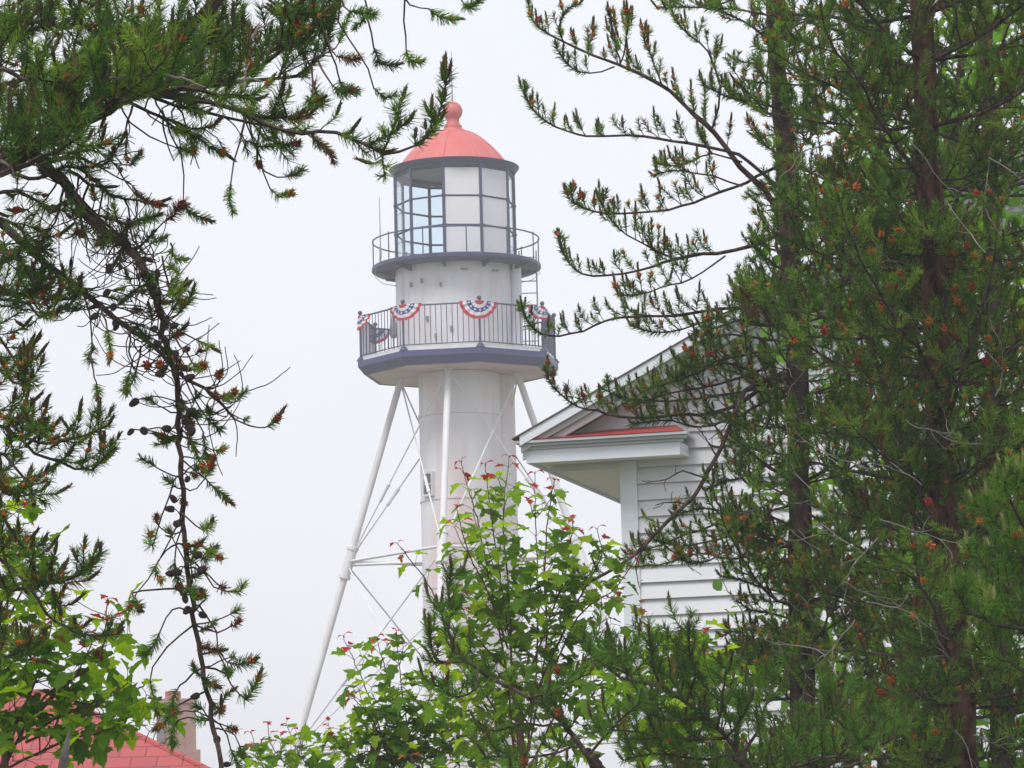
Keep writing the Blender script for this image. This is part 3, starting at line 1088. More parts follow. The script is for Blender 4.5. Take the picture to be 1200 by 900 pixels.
class Pine:
    def __init__(s, name, label, base, group='pine trees around the frame', needle='needle', candle='candle', bark='bark', pol=0.35, xlim=None, tint=(0, 1), psz=0.68):
        s.root = thing(name, label, 'tree', base, group)
        s.nm, s.cm, s.bk = M[needle], M[candle], M[bark]
        s.pp, s.xlim, s.tint = pol, xlim, tint
        s.pc, s.psz, s.paths = [], psz, []
        s.nb = 0

    def trunk(s, pts, r0, r1, sides=12):
        p = resample(pts, 30, 0.004)
        g = Geo()
        g.tube(p, np.linspace(r0, r1, len(p)) * (1 + rng.normal(size=len(p)) * 0.03), sides)
        s.tp = p
        s.t = smooth_by_angle(g.build('trunk', s.bk, s.root), 80)

    def ok(s, p):
        if s.xlim is None:
            return True
        x, y = proj(p)
        return x[0] > s.xlim(y[0])

    def twig(s, W, N, K, p, d, L, cfg, lv=0):
        nl = cfg.get('nl', 0.03)
        pts = grow(p, d, L, cfg.get('up', 0.5), 6, cfg.get('wob', 0.13))
        if s.xlim is not None and not s.ok(pts[-1]):
            return
        rr = max(0.0016, 0.0028 * min(1.5, L / 0.15))
        W.tube(pts, np.linspace(rr, 0.0013, len(pts)), 4)
        cov = cfg.get('cov', 0.75)
        k0 = int(round((1 - cov) * 6))
        if rng.random() < cfg.get('bare', 0.0):
            return
        sh = pts[min(k0, 4):]
        n = int(plen(sh) * cfg.get('dens', 750))
        if n > 0:
            N.shoot(sh, n, nl, tint=s.tint)
        if lv == 0 and L > 0.13:
            for i in range(int(rng.integers(1, 4)) if L < 0.22 else int(rng.integers(3, 6))):
                j = int(rng.integers(2, 6))
                t = unit(pts[j] - pts[j - 1])
                dv = unit(t + unit(np.cross(t, rng.normal(size=3))) * 0.9 + UP * 0.25)
                s.twig(W, N, K, pts[j], dv, L * rng.uniform(0.3, 0.55), cfg, 1)
        s.tip(W, N, K, pts, cfg)

    def tip(s, W, N, K, pts, cfg):
        d = unit(pts[-1] - pts[-2])
        if rng.random() < cfg.get('candle', 0.55):
            L = rng.uniform(0.015, 0.045) * cfg.get('cs', 1.0)
            d2 = unit(d + UP * cfg.get('cup', 0.6))
            c_ = np.array([pts[-1], pts[-1] + d2 * L * 0.5, pts[-1] + d2 * L])
            K.tube(c_, [0.0035, 0.0048, 0.003], 5)
            N2 = Needles()
            N2.shoot(c_, int(30 * cfg.get('cs', 1.0)), 0.013, 24, 44, 0.0026)
            K.sh.append(N2)
        if rng.random() < cfg.get('pol', s.pp):
            s.pc.append((pts[-1] - d * 0.004, d, None))

    def branch(s, path, r0, r1, cfg, n=None, jit=0.003, mat_=None, radii=None):
        path = np.asarray(path, float)
        L = plen(path)
        p = resample(path, n or max(8, int(L / 0.05)), jit)
        W, N, K = Geo(), Needles(), Geo()
        K.sh = []
        rad = np.linspace(0, 1, len(p))
        rad = r0 + (r1 - r0) * rad ** 0.8
        if radii is not None:
            rad = np.interp(np.linspace(0, 1, len(p)), *radii)
        W.tube(p, rad * (1 + rng.normal(size=len(p)) * 0.05), 8 if r0 > 0.008 else 5)
        cum = np.concatenate([[0], np.cumsum(np.linalg.norm(np.diff(p, axis=0), axis=1))])
        L = cum[-1]
        x = cfg.get('t0', 0.15) * L
        sg = 1
        k_first = len(s.pc)
        cfg = dict(cfg, pol=cfg.get('pol', s.pp) * float(rng.choice([0.1, 0.7, 1.2, 2.0])))
        while x < L:
            i = min(len(p) - 2, np.searchsorted(cum, x))
            t = unit(p[min(i + 1, len(p) - 1)] - p[max(0, i - 1)])
            h = np.cross(t, UP)
            h = unit(h) if np.linalg.norm(h) > 0.2 else unit(np.cross(t, rng.normal(size=3)))
            v = np.cross(h, t)
            if v[2] < 0:
                v = -v
            ph = R(rng.uniform(*cfg.get('ang', (-35, 80))))
            sd_ = h * sg * math.cos(ph) + v * math.sin(ph)
            fw = cfg.get('fw', 0.6)
            Lt = cfg.get('len', 0.22) * (1 - cfg.get('taper', 0.6) * x / L) * rng.uniform(0.55, 1.2)
            if rng.random() < cfg.get('prob', 1.0):
                s.twig(W, N, K, p[i], unit(t * fw + sd_), Lt, cfg)
            sg = -sg
            x += cfg.get('step', 0.045) * rng.uniform(0.6, 1.4)
        tl = cfg.get('tail', 0.16)
        if tl > 0:
            k = min(len(p) - 2, np.searchsorted(cum, L - tl))
            N.shoot(p[k:], int((L - cum[k]) * cfg.get('dens', 750) * 1.2), cfg.get('nl', 0.03), tint=s.tint)
            s.tip(W, N, K, p, dict(cfg, candle=cfg.get('tipcandle', 0.9)))
        b = W.build('branch', mat_ or M['bark'], s.t)
        b.parent = s.root
        b.name = 'branch'
        ORIG[b.name] = ORIG[s.root.name]
        N.build('needles', [s.nm, s.cm], b, K)
        for k in range(k_first, len(s.pc)):
            s.pc[k] = (s.pc[k][0], s.pc[k][1], b)
        s.nb += 1
        if r0 > 0.0029:
            s.paths.append(p)
        return p, b

    def hang(s, path, r0=0.0022, nt=0.09, nl=0.023, dens=900, pol=True, candle=0.5, mat_=None, n=None):
        """thin hanging twig ending in a tuft"""
        P = np.concatenate(s.paths)
        path = np.asarray(path)
        k = np.argmin(np.linalg.norm(P - path[0], axis=1))
        if np.linalg.norm(P[k] - path[0]) > 0.14:
            pass
        elif np.linalg.norm(P[k] - path[0]) > 0.02:
            path = np.vstack([[P[k]], path])
        else:
            path = np.vstack([[P[k]], path[1:]])
        return s.branch(path, r0, 0.0014, dict(t0=2.0, tail=nt, nl=nl, dens=dens * 1.8, pol=0.75 if pol else 0.0, tipcandle=candle, cup=0.15, cs=0.7), n=n, jit=0.0015, mat_=mat_)

    def finish(s, cap=100):
        if not s.pc:
            return
        P = np.array([c_[0] for c_ in s.pc])
        x, y = proj(P)
        vis = (x > -10) & (x < 1210) & (y > -10) & (y < 910)
        dist = np.linalg.norm(P - EYE, axis=1) + 1000 * (~vis)
        order = np.argsort(dist)
        rest = Geo()
        for q_, k in enumerate(order):
            p, d, b = s.pc[k]
            quat = Vector(d).to_track_quat('Z', 'Y')
            sc_ = rng.uniform(0.65, 1.25) * s.psz
            if q_ < cap:
                me = POLLEN[int(rng.integers(5)) if s.psz > 0.6 else int(rng.integers(2, 5))]
                o = bpy.data.objects.new('pollen_cone', me)
                sc.collection.objects.link(o)
                o.parent = b
                o.location = tuple(p - ORIG[s.root.name])
                o.rotation_euler = quat.to_euler()
                o.scale = (sc_,) * 3
            elif vis[k]:
                a = unit(np.cross(d, (0.3, 0.5, 0.8)))
                for j in range(4):
                    rest.tube([p + (a * 0.004 - d * 0.01) * s.psz, p + unit(rng.normal(size=3)) * 0.008 * s.psz, p + (unit(rng.normal(size=3)) * 0.009 + d * 0.01) * s.psz], np.array([0.004, 0.007, 0.003]) * s.psz, 5)
        if rest.n:
            r_ = rest.build('pollen_cones', M['pollen'], s.root)
            r_['kind'] = 'stuff'


def pl(pts, d0, d1):
    """traced photo pixels with a depth running from d0 to d1"""
    n = len(pts)
    return np.array([px(x, y, d0 + (d1 - d0) * i / max(1, n - 1)) for i, (x, y) in enumerate(pts)])


def ground_under(p):
    return np.array([p[0], p[1], 0.0])


# ---------------- the pine on the left, nearest to the camera
DL = 9.0
b0 = px(-190, 450, DL)
LP = Pine('jack_pine', 'nearest jack pine, reaching in from the left edge with long drooping cone-laden limbs', ground_under(b0), pol=0.3, psz=0.55)
LP.trunk([ground_under(b0), px(-170, 700, DL), px(-150, 300, DL), px(-140, -300, DL)], 0.13, 0.08)
dense = dict(t0=0.12, step=0.022, len=0.16, taper=0.35, up=0.7, nl=0.03, dens=1050, ang=(-20, 90), cov=0.85, candle=0.5, pol=0.16)
mid = dict(t0=0.2, step=0.05, len=0.16, up=0.3, nl=0.03, dens=900, ang=(-70, 70), cov=0.6, candle=0.4, pol=0.3)
under = dict(t0=0.1, step=0.035, len=0.17, up=-0.6, nl=0.028, dens=750, ang=(-90, 20), cov=0.45, candle=0.4, pol=0.3, wob=0.2, bare=0.35)
sparse = dict(t0=0.15, step=0.07, len=0.12, up=-0.2, nl=0.028, dens=650, ang=(-80, 50), cov=0.45, candle=0.3, pol=0.2, wob=0.22, bare=0.45)
A, _ = LP.branch(pl([(-140, 260), (-40, 215), (20, 185), (45, 168), (75, 150), (110, 135), (140, 118), (175, 85), (210, 45), (250, 5), (290, -45)], DL, DL - 0.2), 0.026, 0.011, dict(dense, t0=0.3, step=0.03, len=0.14), jit=0.002)
# dense mass of greenery above it
for pts, dd in [
    ([(-60, 110), (0, 100), (60, 85), (120, 82), (180, 62)], 0.15),
    ([(-60, 150), (0, 140), (60, 130), (110, 122), (150, 100)], -0.2),
    ([(20, 180), (70, 140), (130, 105), (190, 95), (250, 92)], 0.1),
    ([(100, 138), (170, 112), (250, 102), (330, 92), (372, 70), (388, 28)], -0.1),
    ([(140, 120), (200, 100), (260, 75), (310, 60), (360, 50)], 0.2),
    ([(150, 105), (210, 112), (270, 128), (320, 138), (355, 140)], 0.0),
    ([(-50, 60), (0, 50), (30, 40), (60, 30)], 0.1),
    ([(-60, 200), (-10, 190), (30, 170), (60, 160)], -0.3),
    ([(250, 100), (300, 80), (340, 55), (375, 25), (400, -5)], 0.1),
    ([(60, 90), (100, 60), (125, 42), (150, 38)], 0.1),
    ([(120, 95), (170, 70), (215, 62), (260, 45)], -0.15),
    ([(-40, 215), (20, 180), (70, 150), (110, 125)], -0.35),
    ([(60, 160), (110, 132), (160, 100), (190, 70)], -0.35),
    ([(140, 118), (200, 105), (250, 110), (300, 118)], -0.3),
    ([(-60, 90), (-10, 80), (40, 95), (80, 100)], -0.3),
    ([(100, 120), (150, 90), (200, 80)], -0.3),
    ([(-40, 190), (10, 175), (50, 165), (85, 150)], -0.4),
    ([(0, 205), (40, 190), (70, 175), (95, 160)], -0.4),
    ([(80, 150), (120, 130), (160, 112), (190, 100)], -0.4),
]:
    LP.branch(pl(pts, DL + dd, DL + dd + rng.uniform(-0.25, 0.25)), 0.008, 0.003, dense)
for pts in [[(-20, 230), (10, 225), (40, 235), (60, 250)], [(-40, 265), (0, 255), (25, 270), (40, 290)], [(-40, 300), (0, 290), (20, 305), (40, 330)], [(-30, 330), (10, 300), (30, 290)],
            [(10, 200), (40, 210), (70, 200), (110, 195)]]:
    LP.branch(pl(pts, DL + 0.1, DL - 0.1), 0.006, 0.003, dict(mid, step=0.03, len=0.14))
# under the big limb: drooping half bare twigs
for pts in [[(140, 116), (180, 132), (220, 150), (250, 150)], [(60, 190), (90, 185), (125, 195), (140, 165)], [(160, 100), (200, 122), (250, 130), (300, 145), (340, 155)],
            [(80, 200), (110, 215), (140, 230), (180, 240)], [(60, 200), (95, 235), (125, 255), (150, 262)]]:
    LP.branch(pl(pts, DL, DL - 0.1), 0.005, 0.0025, under)
# long limb D reaching towards the dome
D_, _ = LP.branch(pl([(150, 108), (200, 114), (270, 126), (310, 145), (350, 156), (385, 153), (420, 165), (448, 181)], DL - 0.1, DL - 0.3), 0.006, 0.004, dict(mid, t0=0.3, step=0.035, len=0.11, up=0.6), jit=0.001)
fine = dict(t0=0.15, step=0.022, len=0.035, taper=0.3, up=0.5, nl=0.026, dens=900, ang=(-60, 90), cov=1.0, candle=0.25, pol=0.0)
dd = DL - 0.3
LP.branch(pl([(448, 181), (475, 176), (498, 162), (512, 143), (521, 105), (523, 84)], dd, dd), 0.0035, 0.002, dict(fine, tail=0.2, candle=0.5), jit=0.0008)
LP.branch(pl([(448, 181), (460, 152), (473, 113)], dd, dd), 0.0028, 0.0018, dict(fine, tail=0.12), jit=0.0008)
LP.branch(pl([(448, 181), (449, 196), (452, 206)], dd, dd), 0.0025, 0.0018, dict(fine, tail=0.06), jit=0.0005)
LP.branch(pl([(430, 170), (452, 160), (468, 150), (480, 140)], dd, dd), 0.0025, 0.0018, fine, jit=0.0005)
LP.branch(pl([(498, 162), (505, 150), (506, 128)], dd, dd), 0.0025, 0.0018, fine, jit=0.0005)
# hanging twigs, upper right
for pts in [[(473, -30), (474, 20), (475, 50), (480, 70), (492, 72)], [(470, -30), (473, 2), (490, 8), (505, 12), (517, 20), (531, 23)], [(530, -20), (540, 0), (550, 9), (563, 0)],
            [(400, -10), (396, 25), (408, 45), (420, 62), (432, 80), (438, 104), (452, 116), (464, 110)], [(430, 20), (440, 60), (447, 76), (463, 75)],
            [(424, -20), (430, 10), (424, 25), (416, 32)], [(383, 50), (395, 80), (401, 100), (420, 108)], [(380, 35), (390, 60), (410, 70), (420, 66)],
            [(372, 70), (385, 95), (398, 108), (412, 105)], [(365, 75), (366, 110), (362, 120), (376, 118)], [(395, -20), (405, 10), (425, 15), (440, 18)],
            [(290, 128), (284, 155), (277, 178), (272, 205), (268, 232), (274, 250)], [(290, 150), (303, 180), (310, 205), (323, 228), (341, 227)], [(285, 160), (300, 170), (318, 172)],
            [(300, 190), (318, 205), (338, 207), (355, 198)], [(320, 150), (322, 168), (330, 172)], [(305, 145), (316, 165), (340, 170), (350, 168)],
            [(360, 155), (375, 168), (390, 183), (392, 190)], [(350, 150), (370, 165), (385, 178)], [(190, 130), (205, 168), (215, 190), (215, 225), (218, 246), (240, 258)],
            [(150, 140), (185, 165), (210, 175), (225, 178)], [(200, 140), (230, 160), (240, 168), (262, 180)], [(170, 130), (200, 150), (218, 155)],
            [(125, 185), (142, 205), (160, 228), (186, 240)], [(130, 175), (150, 195), (165, 178)], [(160, 290), (185, 265), (205, 250), (212, 238)], [(150, 262), (165, 258), (184, 252)],
            [(330, 90), (385, 60), (398, 48), (408, 20)]]:
    LP.hang(pl(pts, DL - 0.15, DL - 0.15 + rng.uniform(-0.2, 0.2)), 0.0026, 0.1, dens=1000)
# limb B curving down, then the long hanging leader
B, bB = LP.branch(pl([(20, 170), (50, 187), (75, 215), (100, 250), (130, 275), (150, 290), (166, 312), (178, 335), (187, 365), (195, 400), (203, 430), (208, 460), (209, 500), (212, 560), (215, 620), (221, 680), (228, 730), (240, 790), (250, 860), (264, 925)], DL, DL - 0.4),
                  0.019, 0.0052, dict(t0=2, tail=0), n=90, jit=0.003, radii=([0, 0.2, 0.36, 0.5, 0.65, 1], [0.0145, 0.0115, 0.0085, 0.007, 0.006, 0.0055]))
Cc, bC = LP.branch(pl([(0, 260), (43, 300), (67, 320), (97, 342), (117, 358), (140, 378), (170, 398), (192, 417), (213, 443), (240, 455), (258, 472), (276, 492)], DL + 0.15, DL - 0.3), 0.01, 0.003, dict(t0=2, tail=0), jit=0.001)
LP.branch(pl([(50, 190), (90, 235), (125, 262), (160, 300)], DL - 0.1, DL - 0.1), 0.006, 0.003, dict(under, step=0.03, len=0.13))
for pts in [[(276, 492), (300, 501), (313, 500), (325, 489)], [(240, 455), (262, 470), (270, 465), (277, 458)],
            [(98, 345), (105, 372), (107, 410), (105, 425)], [(105, 415), (110, 440), (114, 462)], [(118, 360), (125, 380), (127, 398), (128, 418)],
            [(152, 385), (153, 430), (148, 456)], [(165, 405), (158, 440), (147, 458)], [(187, 365), (205, 385), (235, 400), (248, 408)], [(195, 330), (205, 345), (214, 337)],
            [(205, 395), (225, 425), (240, 428)], [(210, 430), (230, 470), (243, 490), (258, 503)], [(208, 470), (235, 500), (240, 520), (245, 545)], [(212, 480), (228, 530), (238, 548)],
            [(212, 540), (235, 555), (255, 575), (268, 585)], [(212, 560), (225, 545), (238, 552)], [(230, 520), (255, 528), (263, 525)], [(213, 570), (228, 575), (248, 545)],
            [(213, 600), (235, 620), (248, 612)], [(218, 645), (240, 655), (252, 645)], [(222, 640), (235, 640), (258, 653)], [(225, 655), (240, 672), (252, 690), (275, 696), (286, 685)],
            [(235, 668), (250, 680), (262, 690)], [(228, 735), (250, 740), (268, 735), (282, 727)], [(232, 760), (245, 760), (258, 762)], [(225, 722), (240, 700), (236, 695)],
            [(236, 712), (252, 735), (256, 765), (275, 778), (297, 773)], [(240, 780), (262, 788), (275, 808), (290, 820), (303, 792)], [(255, 765), (265, 785), (268, 788)],
            [(245, 840), (262, 855), (272, 880), (282, 905)], [(243, 810), (258, 835), (260, 828)], [(255, 855), (275, 860), (283, 885)], [(240, 795), (246, 800), (252, 803)],
            [(215, 600), (203, 625), (185, 660), (165, 690), (152, 713)], [(160, 692), (158, 705), (163, 712)], [(200, 640), (182, 665), (190, 680)], [(212, 712), (198, 718), (186, 745), (172, 768)],
            [(219, 733), (200, 755), (182, 775), (176, 800), (184, 830)], [(236, 780), (215, 800), (206, 812), (203, 835)], [(240, 845), (215, 840), (200, 855), (204, 875)], [(205, 830), (195, 845), (186, 850)],
            [(205, 560), (195, 590), (178, 640), (175, 626)], [(200, 330), (210, 320), (198, 312)], [(200, 285), (204, 300), (214, 306)], [(190, 300), (203, 345), (215, 335)],
            [(212, 700), (225, 690), (234, 700)], [(214, 610), (206, 650), (211, 690)]]:
    LP.hang(pl(pts, DL - 0.35, DL - 0.35 + rng.uniform(-0.12, 0.12)), 0.0026, rng.uniform(0.05, 0.1), dens=950, candle=0.6)
# bare curling twigs in the limbs
for par, k0, k1, cnt in ((B, 12, 40, 70), (Cc, 4, 24, 55), (B, 40, 60, 14)):
    for _ in range(cnt):
        p = par[int(rng.integers(k0, min(k1, len(par) - 1)))]
        d = unit(np.array([rng.normal() * 1.0, rng.normal() * 0.6, -0.5 + rng.normal() * 0.4]))
        curl = rng.normal(size=3) * 0.35
        pts = [p]
        for i in range(int(rng.integers(8, 16))):
            d = unit(d + curl * 0.55 + UP * 0.06 * i * 0.4 + rng.normal(size=3) * 0.12)
            pts.append(pts[-1] + d * rng.uniform(0.008, 0.018))
        W = Geo()
        W.tube(pts, np.linspace(0.0016, 0.001, len(pts)), 4)
        W.build('dead_twig', M['bark'], LP.root)
# short needle tufts all along the hanging leader and the limbs above it
for par, k0, k1, cnt, bx in ((B, 8, 36, 26, 0.05), (B, 36, 89, 48, 0.06), (Cc, 5, len(Cc) - 1, 16, 0.05)):
    for _ in range(cnt):
        p = par[int(rng.integers(k0, k1))]
        d = unit(np.array([rng.normal(), rng.normal() * 0.7, rng.uniform(-0.7, 0.35)]))
        L = rng.uniform(0.03, 0.03 + bx * 1.6)
        q_ = grow(p, d, L, 0.5, 5, 0.2)
        LP.branch(q_, 0.002, 0.0014, dict(t0=2.0, tail=rng.uniform(0.02, 0.05), nl=0.021, dens=1900, pol=0.3, tipcandle=0.5, cup=0.2, cs=0.6), n=6, jit=0.0008)
# lower left sprays of the same pine
spray = dict(t0=0.1, step=0.03, len=0.1, taper=0.5, up=0.5, nl=0.026, dens=950, ang=(-30, 90), cov=0.8, candle=0.7, pol=0.3)
for pts in [[(-120, 440), (-20, 470), (20, 505), (50, 520), (80, 516), (105, 510), (126, 498)], [(-60, 490), (10, 505), (45, 532), (80, 545), (105, 548), (133, 523)], [(-60, 380), (-10, 390), (15, 425), (30, 440)],
            [(-50, 400), (0, 430), (20, 450), (36, 445)], [(-60, 350), (0, 345), (30, 343), (55, 336)], [(-50, 360), (20, 350), (45, 372), (68, 366)], [(0, 344), (50, 350), (85, 350), (92, 338)],
            [(-50, 520), (0, 530), (30, 560), (40, 590)], [(-40, 470), (0, 485), (25, 490), (60, 515)], [(-80, 620), (0, 655), (28, 680), (50, 712), (73, 732), (100, 745), (140, 742)],
            [(28, 682), (60, 682), (88, 677), (107, 661)], [(-50, 640), (0, 640), (20, 643), (36, 642)], [(-40, 690), (10, 690), (40, 690), (60, 680)], [(-40, 740), (0, 745), (30, 762), (50, 745)],
            [(-40, 770), (0, 770), (30, 760)], [(-40, 550), (5, 575), (20, 585)]]:
    LP.branch(pl(pts, DL + 0.3, DL - 0.1), 0.005, 0.0025, spray)
# limbs in the upper left corner
for pts in [[(20, -30), (25, 20), (32, 60), (36, 95)], [(-30, 20), (0, 25), (20, 30)], [(40, -20), (60, 30), (85, 28), (110, 30)], [(60, -20), (75, 25), (70, 45)], [(85, -30), (90, 20), (105, 35)],
            [(190, -20), (184, 30), (175, 70)], [(130, -20), (138, 20), (145, 50)], [(-20, -20), (5, 30), (15, 60)], [(390, -20), (360, 8), (330, 20)], [(320, -30), (345, 10), (375, 18)], [(300, -20), (330, 12), (350, 40)]]:
    LP.branch(pl(pts, DL, DL - 0.1), 0.004, 0.0022, dict(spray, up=0.1, len=0.08, step=0.04))
# grey dead sticks through the greenery
for pts in [[(195, 88), (215, 92), (240, 102)], [(296, 45), (304, 32), (320, 29)], [(286, 105), (288, 85), (293, 70)], [(278, 93), (295, 92), (308, 96)], [(0, 188), (12, 195), (20, 212)], [(128, 92), (140, 92), (146, 88)]]:
    g = Geo()
    g.tube(resample(pl(pts, DL - 0.45, DL - 0.45), 10, 0.001), np.linspace(0.004, 0.0015, 10), 6)
    g.build('dead_twig', M['deadwood'], LP.root)
# woody seed cones
ALLP = np.concatenate(LP.paths)
EXTRA = [(*proj(B[k])[0:1][0], *proj(B[k])[1], rng.uniform(0, 360)) for k in rng.integers(30, 85, 16)]
for (x, y, a) in [(128, 340, 200), (115, 368, 215), (135, 376, 160), (138, 380, 190), (200, 383, 90), (215, 410, 100), (207, 412, 190), (205, 435, 180), (217, 445, 80), (192, 438, 250), (200, 503, 270), (217, 502, 90), (162, 468, 215),
                  (156, 503, 190), (167, 503, 120), (205, 597, 260), (212, 670, 260), (232, 671, 80), (222, 712, 200), (229, 702, 60), (205, 672, 280), (234, 814, 260), (210, 835, 280), (254, 864, 180), (262, 896, 90), (130, 310, 180), (134, 357, 170)] + [(x_ + rng.choice([-9, 9]), y_, a_) for x_, y_, a_ in EXTRA]:
    p = px(x, y, DL - 0.36)
    k_ = np.argmin(np.linalg.norm(ALLP - p, axis=1))
    d_ = p - ALLP[k_]
    if np.linalg.norm(d_) > 0.03:
        W = Geo()
        W.tube(resample([ALLP[k_], ALLP[k_] + d_ * 0.5 + UP * 0.01, p], 6, 0.001), 0.0016, 4)
        W.build('dead_twig', M['bark'], LP.root)
    o = bpy.data.objects.new('pine_cone', SEEDCONE)
    sc.collection.objects.link(o)
    o.parent = LP.root
    o.location = tuple(p - ORIG[LP.root.name])
    d = unit(unit(d_) * 0.8 + np.array([math.sin(R(a)), rng.normal() * 0.4, math.cos(R(a))]))
    o.rotation_euler = Vector(d).to_track_quat('Z', 'Y').to_euler()
    o.scale = (rng.uniform(0.43, 0.62),) * 3
LP.finish()

Needles.width = 0.0032
# ---------------- two pines on the right
YS = [-50, 0, 60, 120, 180, 230, 300, 340, 380, 440, 480, 520, 560, 600, 640, 700, 760, 800, 850, 950]
XS = [800, 805, 840, 850, 860, 868, 870, 850, 835, 828, 835, 842, 842, 832, 830, 858, 850, 800, 720, 700]
xl = lambda y: float(np.interp(y, YS, XS))
D1, D2 = 14.5, 13.2
t1 = [(905, -60), (910, 60), (916, 130), (922, 200), (928, 300), (932, 400), (935, 500), (937, 600), (938, 700), (938, 760), (941, 900), (945, 1000)]
p1 = pl(t1, D1, D1)
R1 = Pine('jack_pine', 'slim dark trunked jack pine whose long branches reach left towards the lighthouse', ground_under(p1[-1]), pol=0.3, xlim=xl, tint=(0.08, 1))
R1.trunk(np.vstack([p1 + 0, [ground_under(p1[-1])]])[::-1], 0.055, 0.03)
t2 = [(1074, -60), (1083, 100), (1088, 200), (1098, 400), (1103, 540), (1113, 700), (1125, 800), (1126, 930), (1130, 1050)]
p2 = pl(t2, D2, D2)
R2 = Pine('jack_pine', 'thickest reddish trunked jack pine near the right edge of the frame', ground_under(p2[-1]), bark='redbark', pol=0.22, xlim=xl, tint=(0.05, 1))
R2.trunk(np.vstack([p2, [ground_under(p2[-1])]])[::-1], 0.066, 0.036)
# traced left reaching branches of the slim pine
reach = dict(t0=0.25, step=0.03, len=0.14, taper=0.72, up=1.3, nl=0.027, dens=900, ang=(-25, 90), cov=0.72, candle=0.75, pol=0.3, fw=0.9, tail=0.22, cup=1.2)
xfree, R1.xlim = R1.xlim, None
for pts, r0, kw in [
    ([(922, 260), (895, 222), (867, 195), (837, 155), (815, 135), (795, 115), (775, 99), (750, 87), (725, 76), (695, 65), (660, 49), (632, 32), (621, 16), (619, -6)], 0.013, {}),
    ([(920, 225), (895, 205), (870, 183), (840, 175), (800, 167), (770, 162), (735, 159), (690, 160), (670, 155), (645, 145), (628, 133), (618, 118), (614, 99)], 0.008, {}),
    ([(835, 150), (845, 110), (835, 70), (820, 50), (800, 35), (790, 20), (785, 0)], 0.005, {}),
    ([(922, 190), (890, 205), (870, 216), (840, 226), (815, 237), (790, 244), (755, 249), (725, 250), (700, 249), (682, 243), (672, 236), (669, 221)], 0.007, {}),
    ([(815, 297), (790, 303), (765, 292), (745, 280), (726, 269), (712, 252), (700, 229)], 0.004, dict(t0=0.1)),
    ([(926, 270), (890, 285), (850, 295), (820, 298), (790, 304), (770, 310), (740, 319), (710, 323), (685, 322), (670, 313), (660, 298), (653, 274)], 0.0085, {}),
    ([(930, 352), (900, 358), (870, 360), (840, 363), (800, 369), (770, 370), (735, 371), (710, 375), (690, 385), (665, 392), (645, 394), (628, 388), (617, 375), (611, 357)], 0.008, {}),
    ([(860, 362), (820, 380), (790, 388), (760, 388), (738, 380)], 0.004, {}),
    ([(850, 300), (815, 325), (780, 335), (750, 345), (725, 345)], 0.004, {}),
    ([(870, 218), (830, 205), (790, 200), (765, 205)], 0.004, dict(pol=0.6)),
    ([(870, 190), (830, 180), (800, 195), (770, 190)], 0.004, dict(pol=0.6)),
    ([(720, 78), (695, 86), (672, 80), (657, 65), (651, 52)], 0.0035, dict(len=0.07)),
    ([(727, 76), (723, 58), (718, 35), (713, 8)], 0.0035, dict(len=0.07)),
    ([(726, 76), (732, 60), (735, 35), (735, 12)], 0.0035, dict(len=0.07)),
    ([(776, 100), (765, 70), (756, 50), (752, 30)], 0.0035, dict(len=0.08, pol=0.6)),
    ([(690, 66), (690, 45), (697, 32)], 0.003, dict(len=0.05, pol=0.8)),
    ([(660, 50), (655, 30), (665, 10), (680, 5)], 0.003, dict(len=0.07, pol=0.6)),
    ([(930, 130), (880, 120), (850, 112), (825, 100)], 0.005, {}),
    ([(912, 60), (880, 30), (850, 15), (835, 5)], 0.006, {}),
    ([(880, -20), (850, 5), (810, 8), (770, 8)], 0.005, dict(up=0.2)),
    ([(930, 440), (893, 455), (870, 470), (850, 480), (820, 487), (800, 485), (760, 490), (720, 487), (700, 482), (680, 478), (660, 465), (645, 450), (638, 430)], 0.009, dict(pol=0.3, len=0.17)),
    ([(890, 455), (850, 462), (810, 468), (770, 470), (730, 466), (705, 455)], 0.006, dict(pol=0.4, len=0.16)),
    ([(890, 440), (850, 425), (810, 440), (780, 450), (750, 460)], 0.006, dict(pol=0.3, len=0.15)),
    ([(900, 470), (860, 490), (820, 500), (780, 492), (740, 497)], 0.006, dict(pol=0.3, len=0.15)),
    ([(900, 430), (860, 445), (820, 455), (780, 462), (735, 478)], 0.006, dict(pol=0.3, len=0.16)),
    ([(920, 410), (880, 415), (850, 420), (825, 430), (800, 428)], 0.006, dict(pol=0.3, len=0.18)),
    ([(920, 400), (880, 395), (850, 392), (825, 402), (810, 398)], 0.006, dict(pol=0.3, len=0.16)),
    ([(930, 390), (895, 380), (865, 375), (840, 385), (820, 382)], 0.006, dict(pol=0.3, len=0.16)),
    ([(935, 540), (900, 545), (870, 560), (845, 565), (825, 575)], 0.006, dict(pol=0.4, len=0.16)),
    ([(935, 590), (900, 600), (870, 620), (840, 632), (800, 640), (765, 632)], 0.006, dict(pol=0.4, len=0.16)),
    ([(935, 640), (890, 625), (860, 640), (820, 660), (790, 652)], 0.006, dict(pol=0.4, len=0.14)),
    ([(935, 560), (900, 590), (850, 610), (810, 625), (770, 640), (735, 650)], 0.007, dict(pol=0.3, len=0.15)),
    ([(935, 600), (900, 640), (860, 655), (820, 648), (780, 660), (740, 665)], 0.006, dict(pol=0.3, len=0.14)),
    ([(936, 620), (890, 600), (850, 600), (820, 595), (790, 605)], 0.006, dict(len=0.16)),
    ([(938, 700), (900, 690), (870, 680), (845, 675)], 0.006, dict(pol=0.5, len=0.12)),
    ([(938, 770), (915, 790), (890, 760), (865, 740), (845, 745)], 0.006, dict(pol=0.4, len=0.13)),
    ([(938, 730), (910, 720), (880, 715), (860, 702)], 0.005, dict(pol=0.5, len=0.12)),
    ([(938, 800), (900, 800), (870, 785), (850, 775)], 0.005, dict(pol=0.4, len=0.12)),
]:
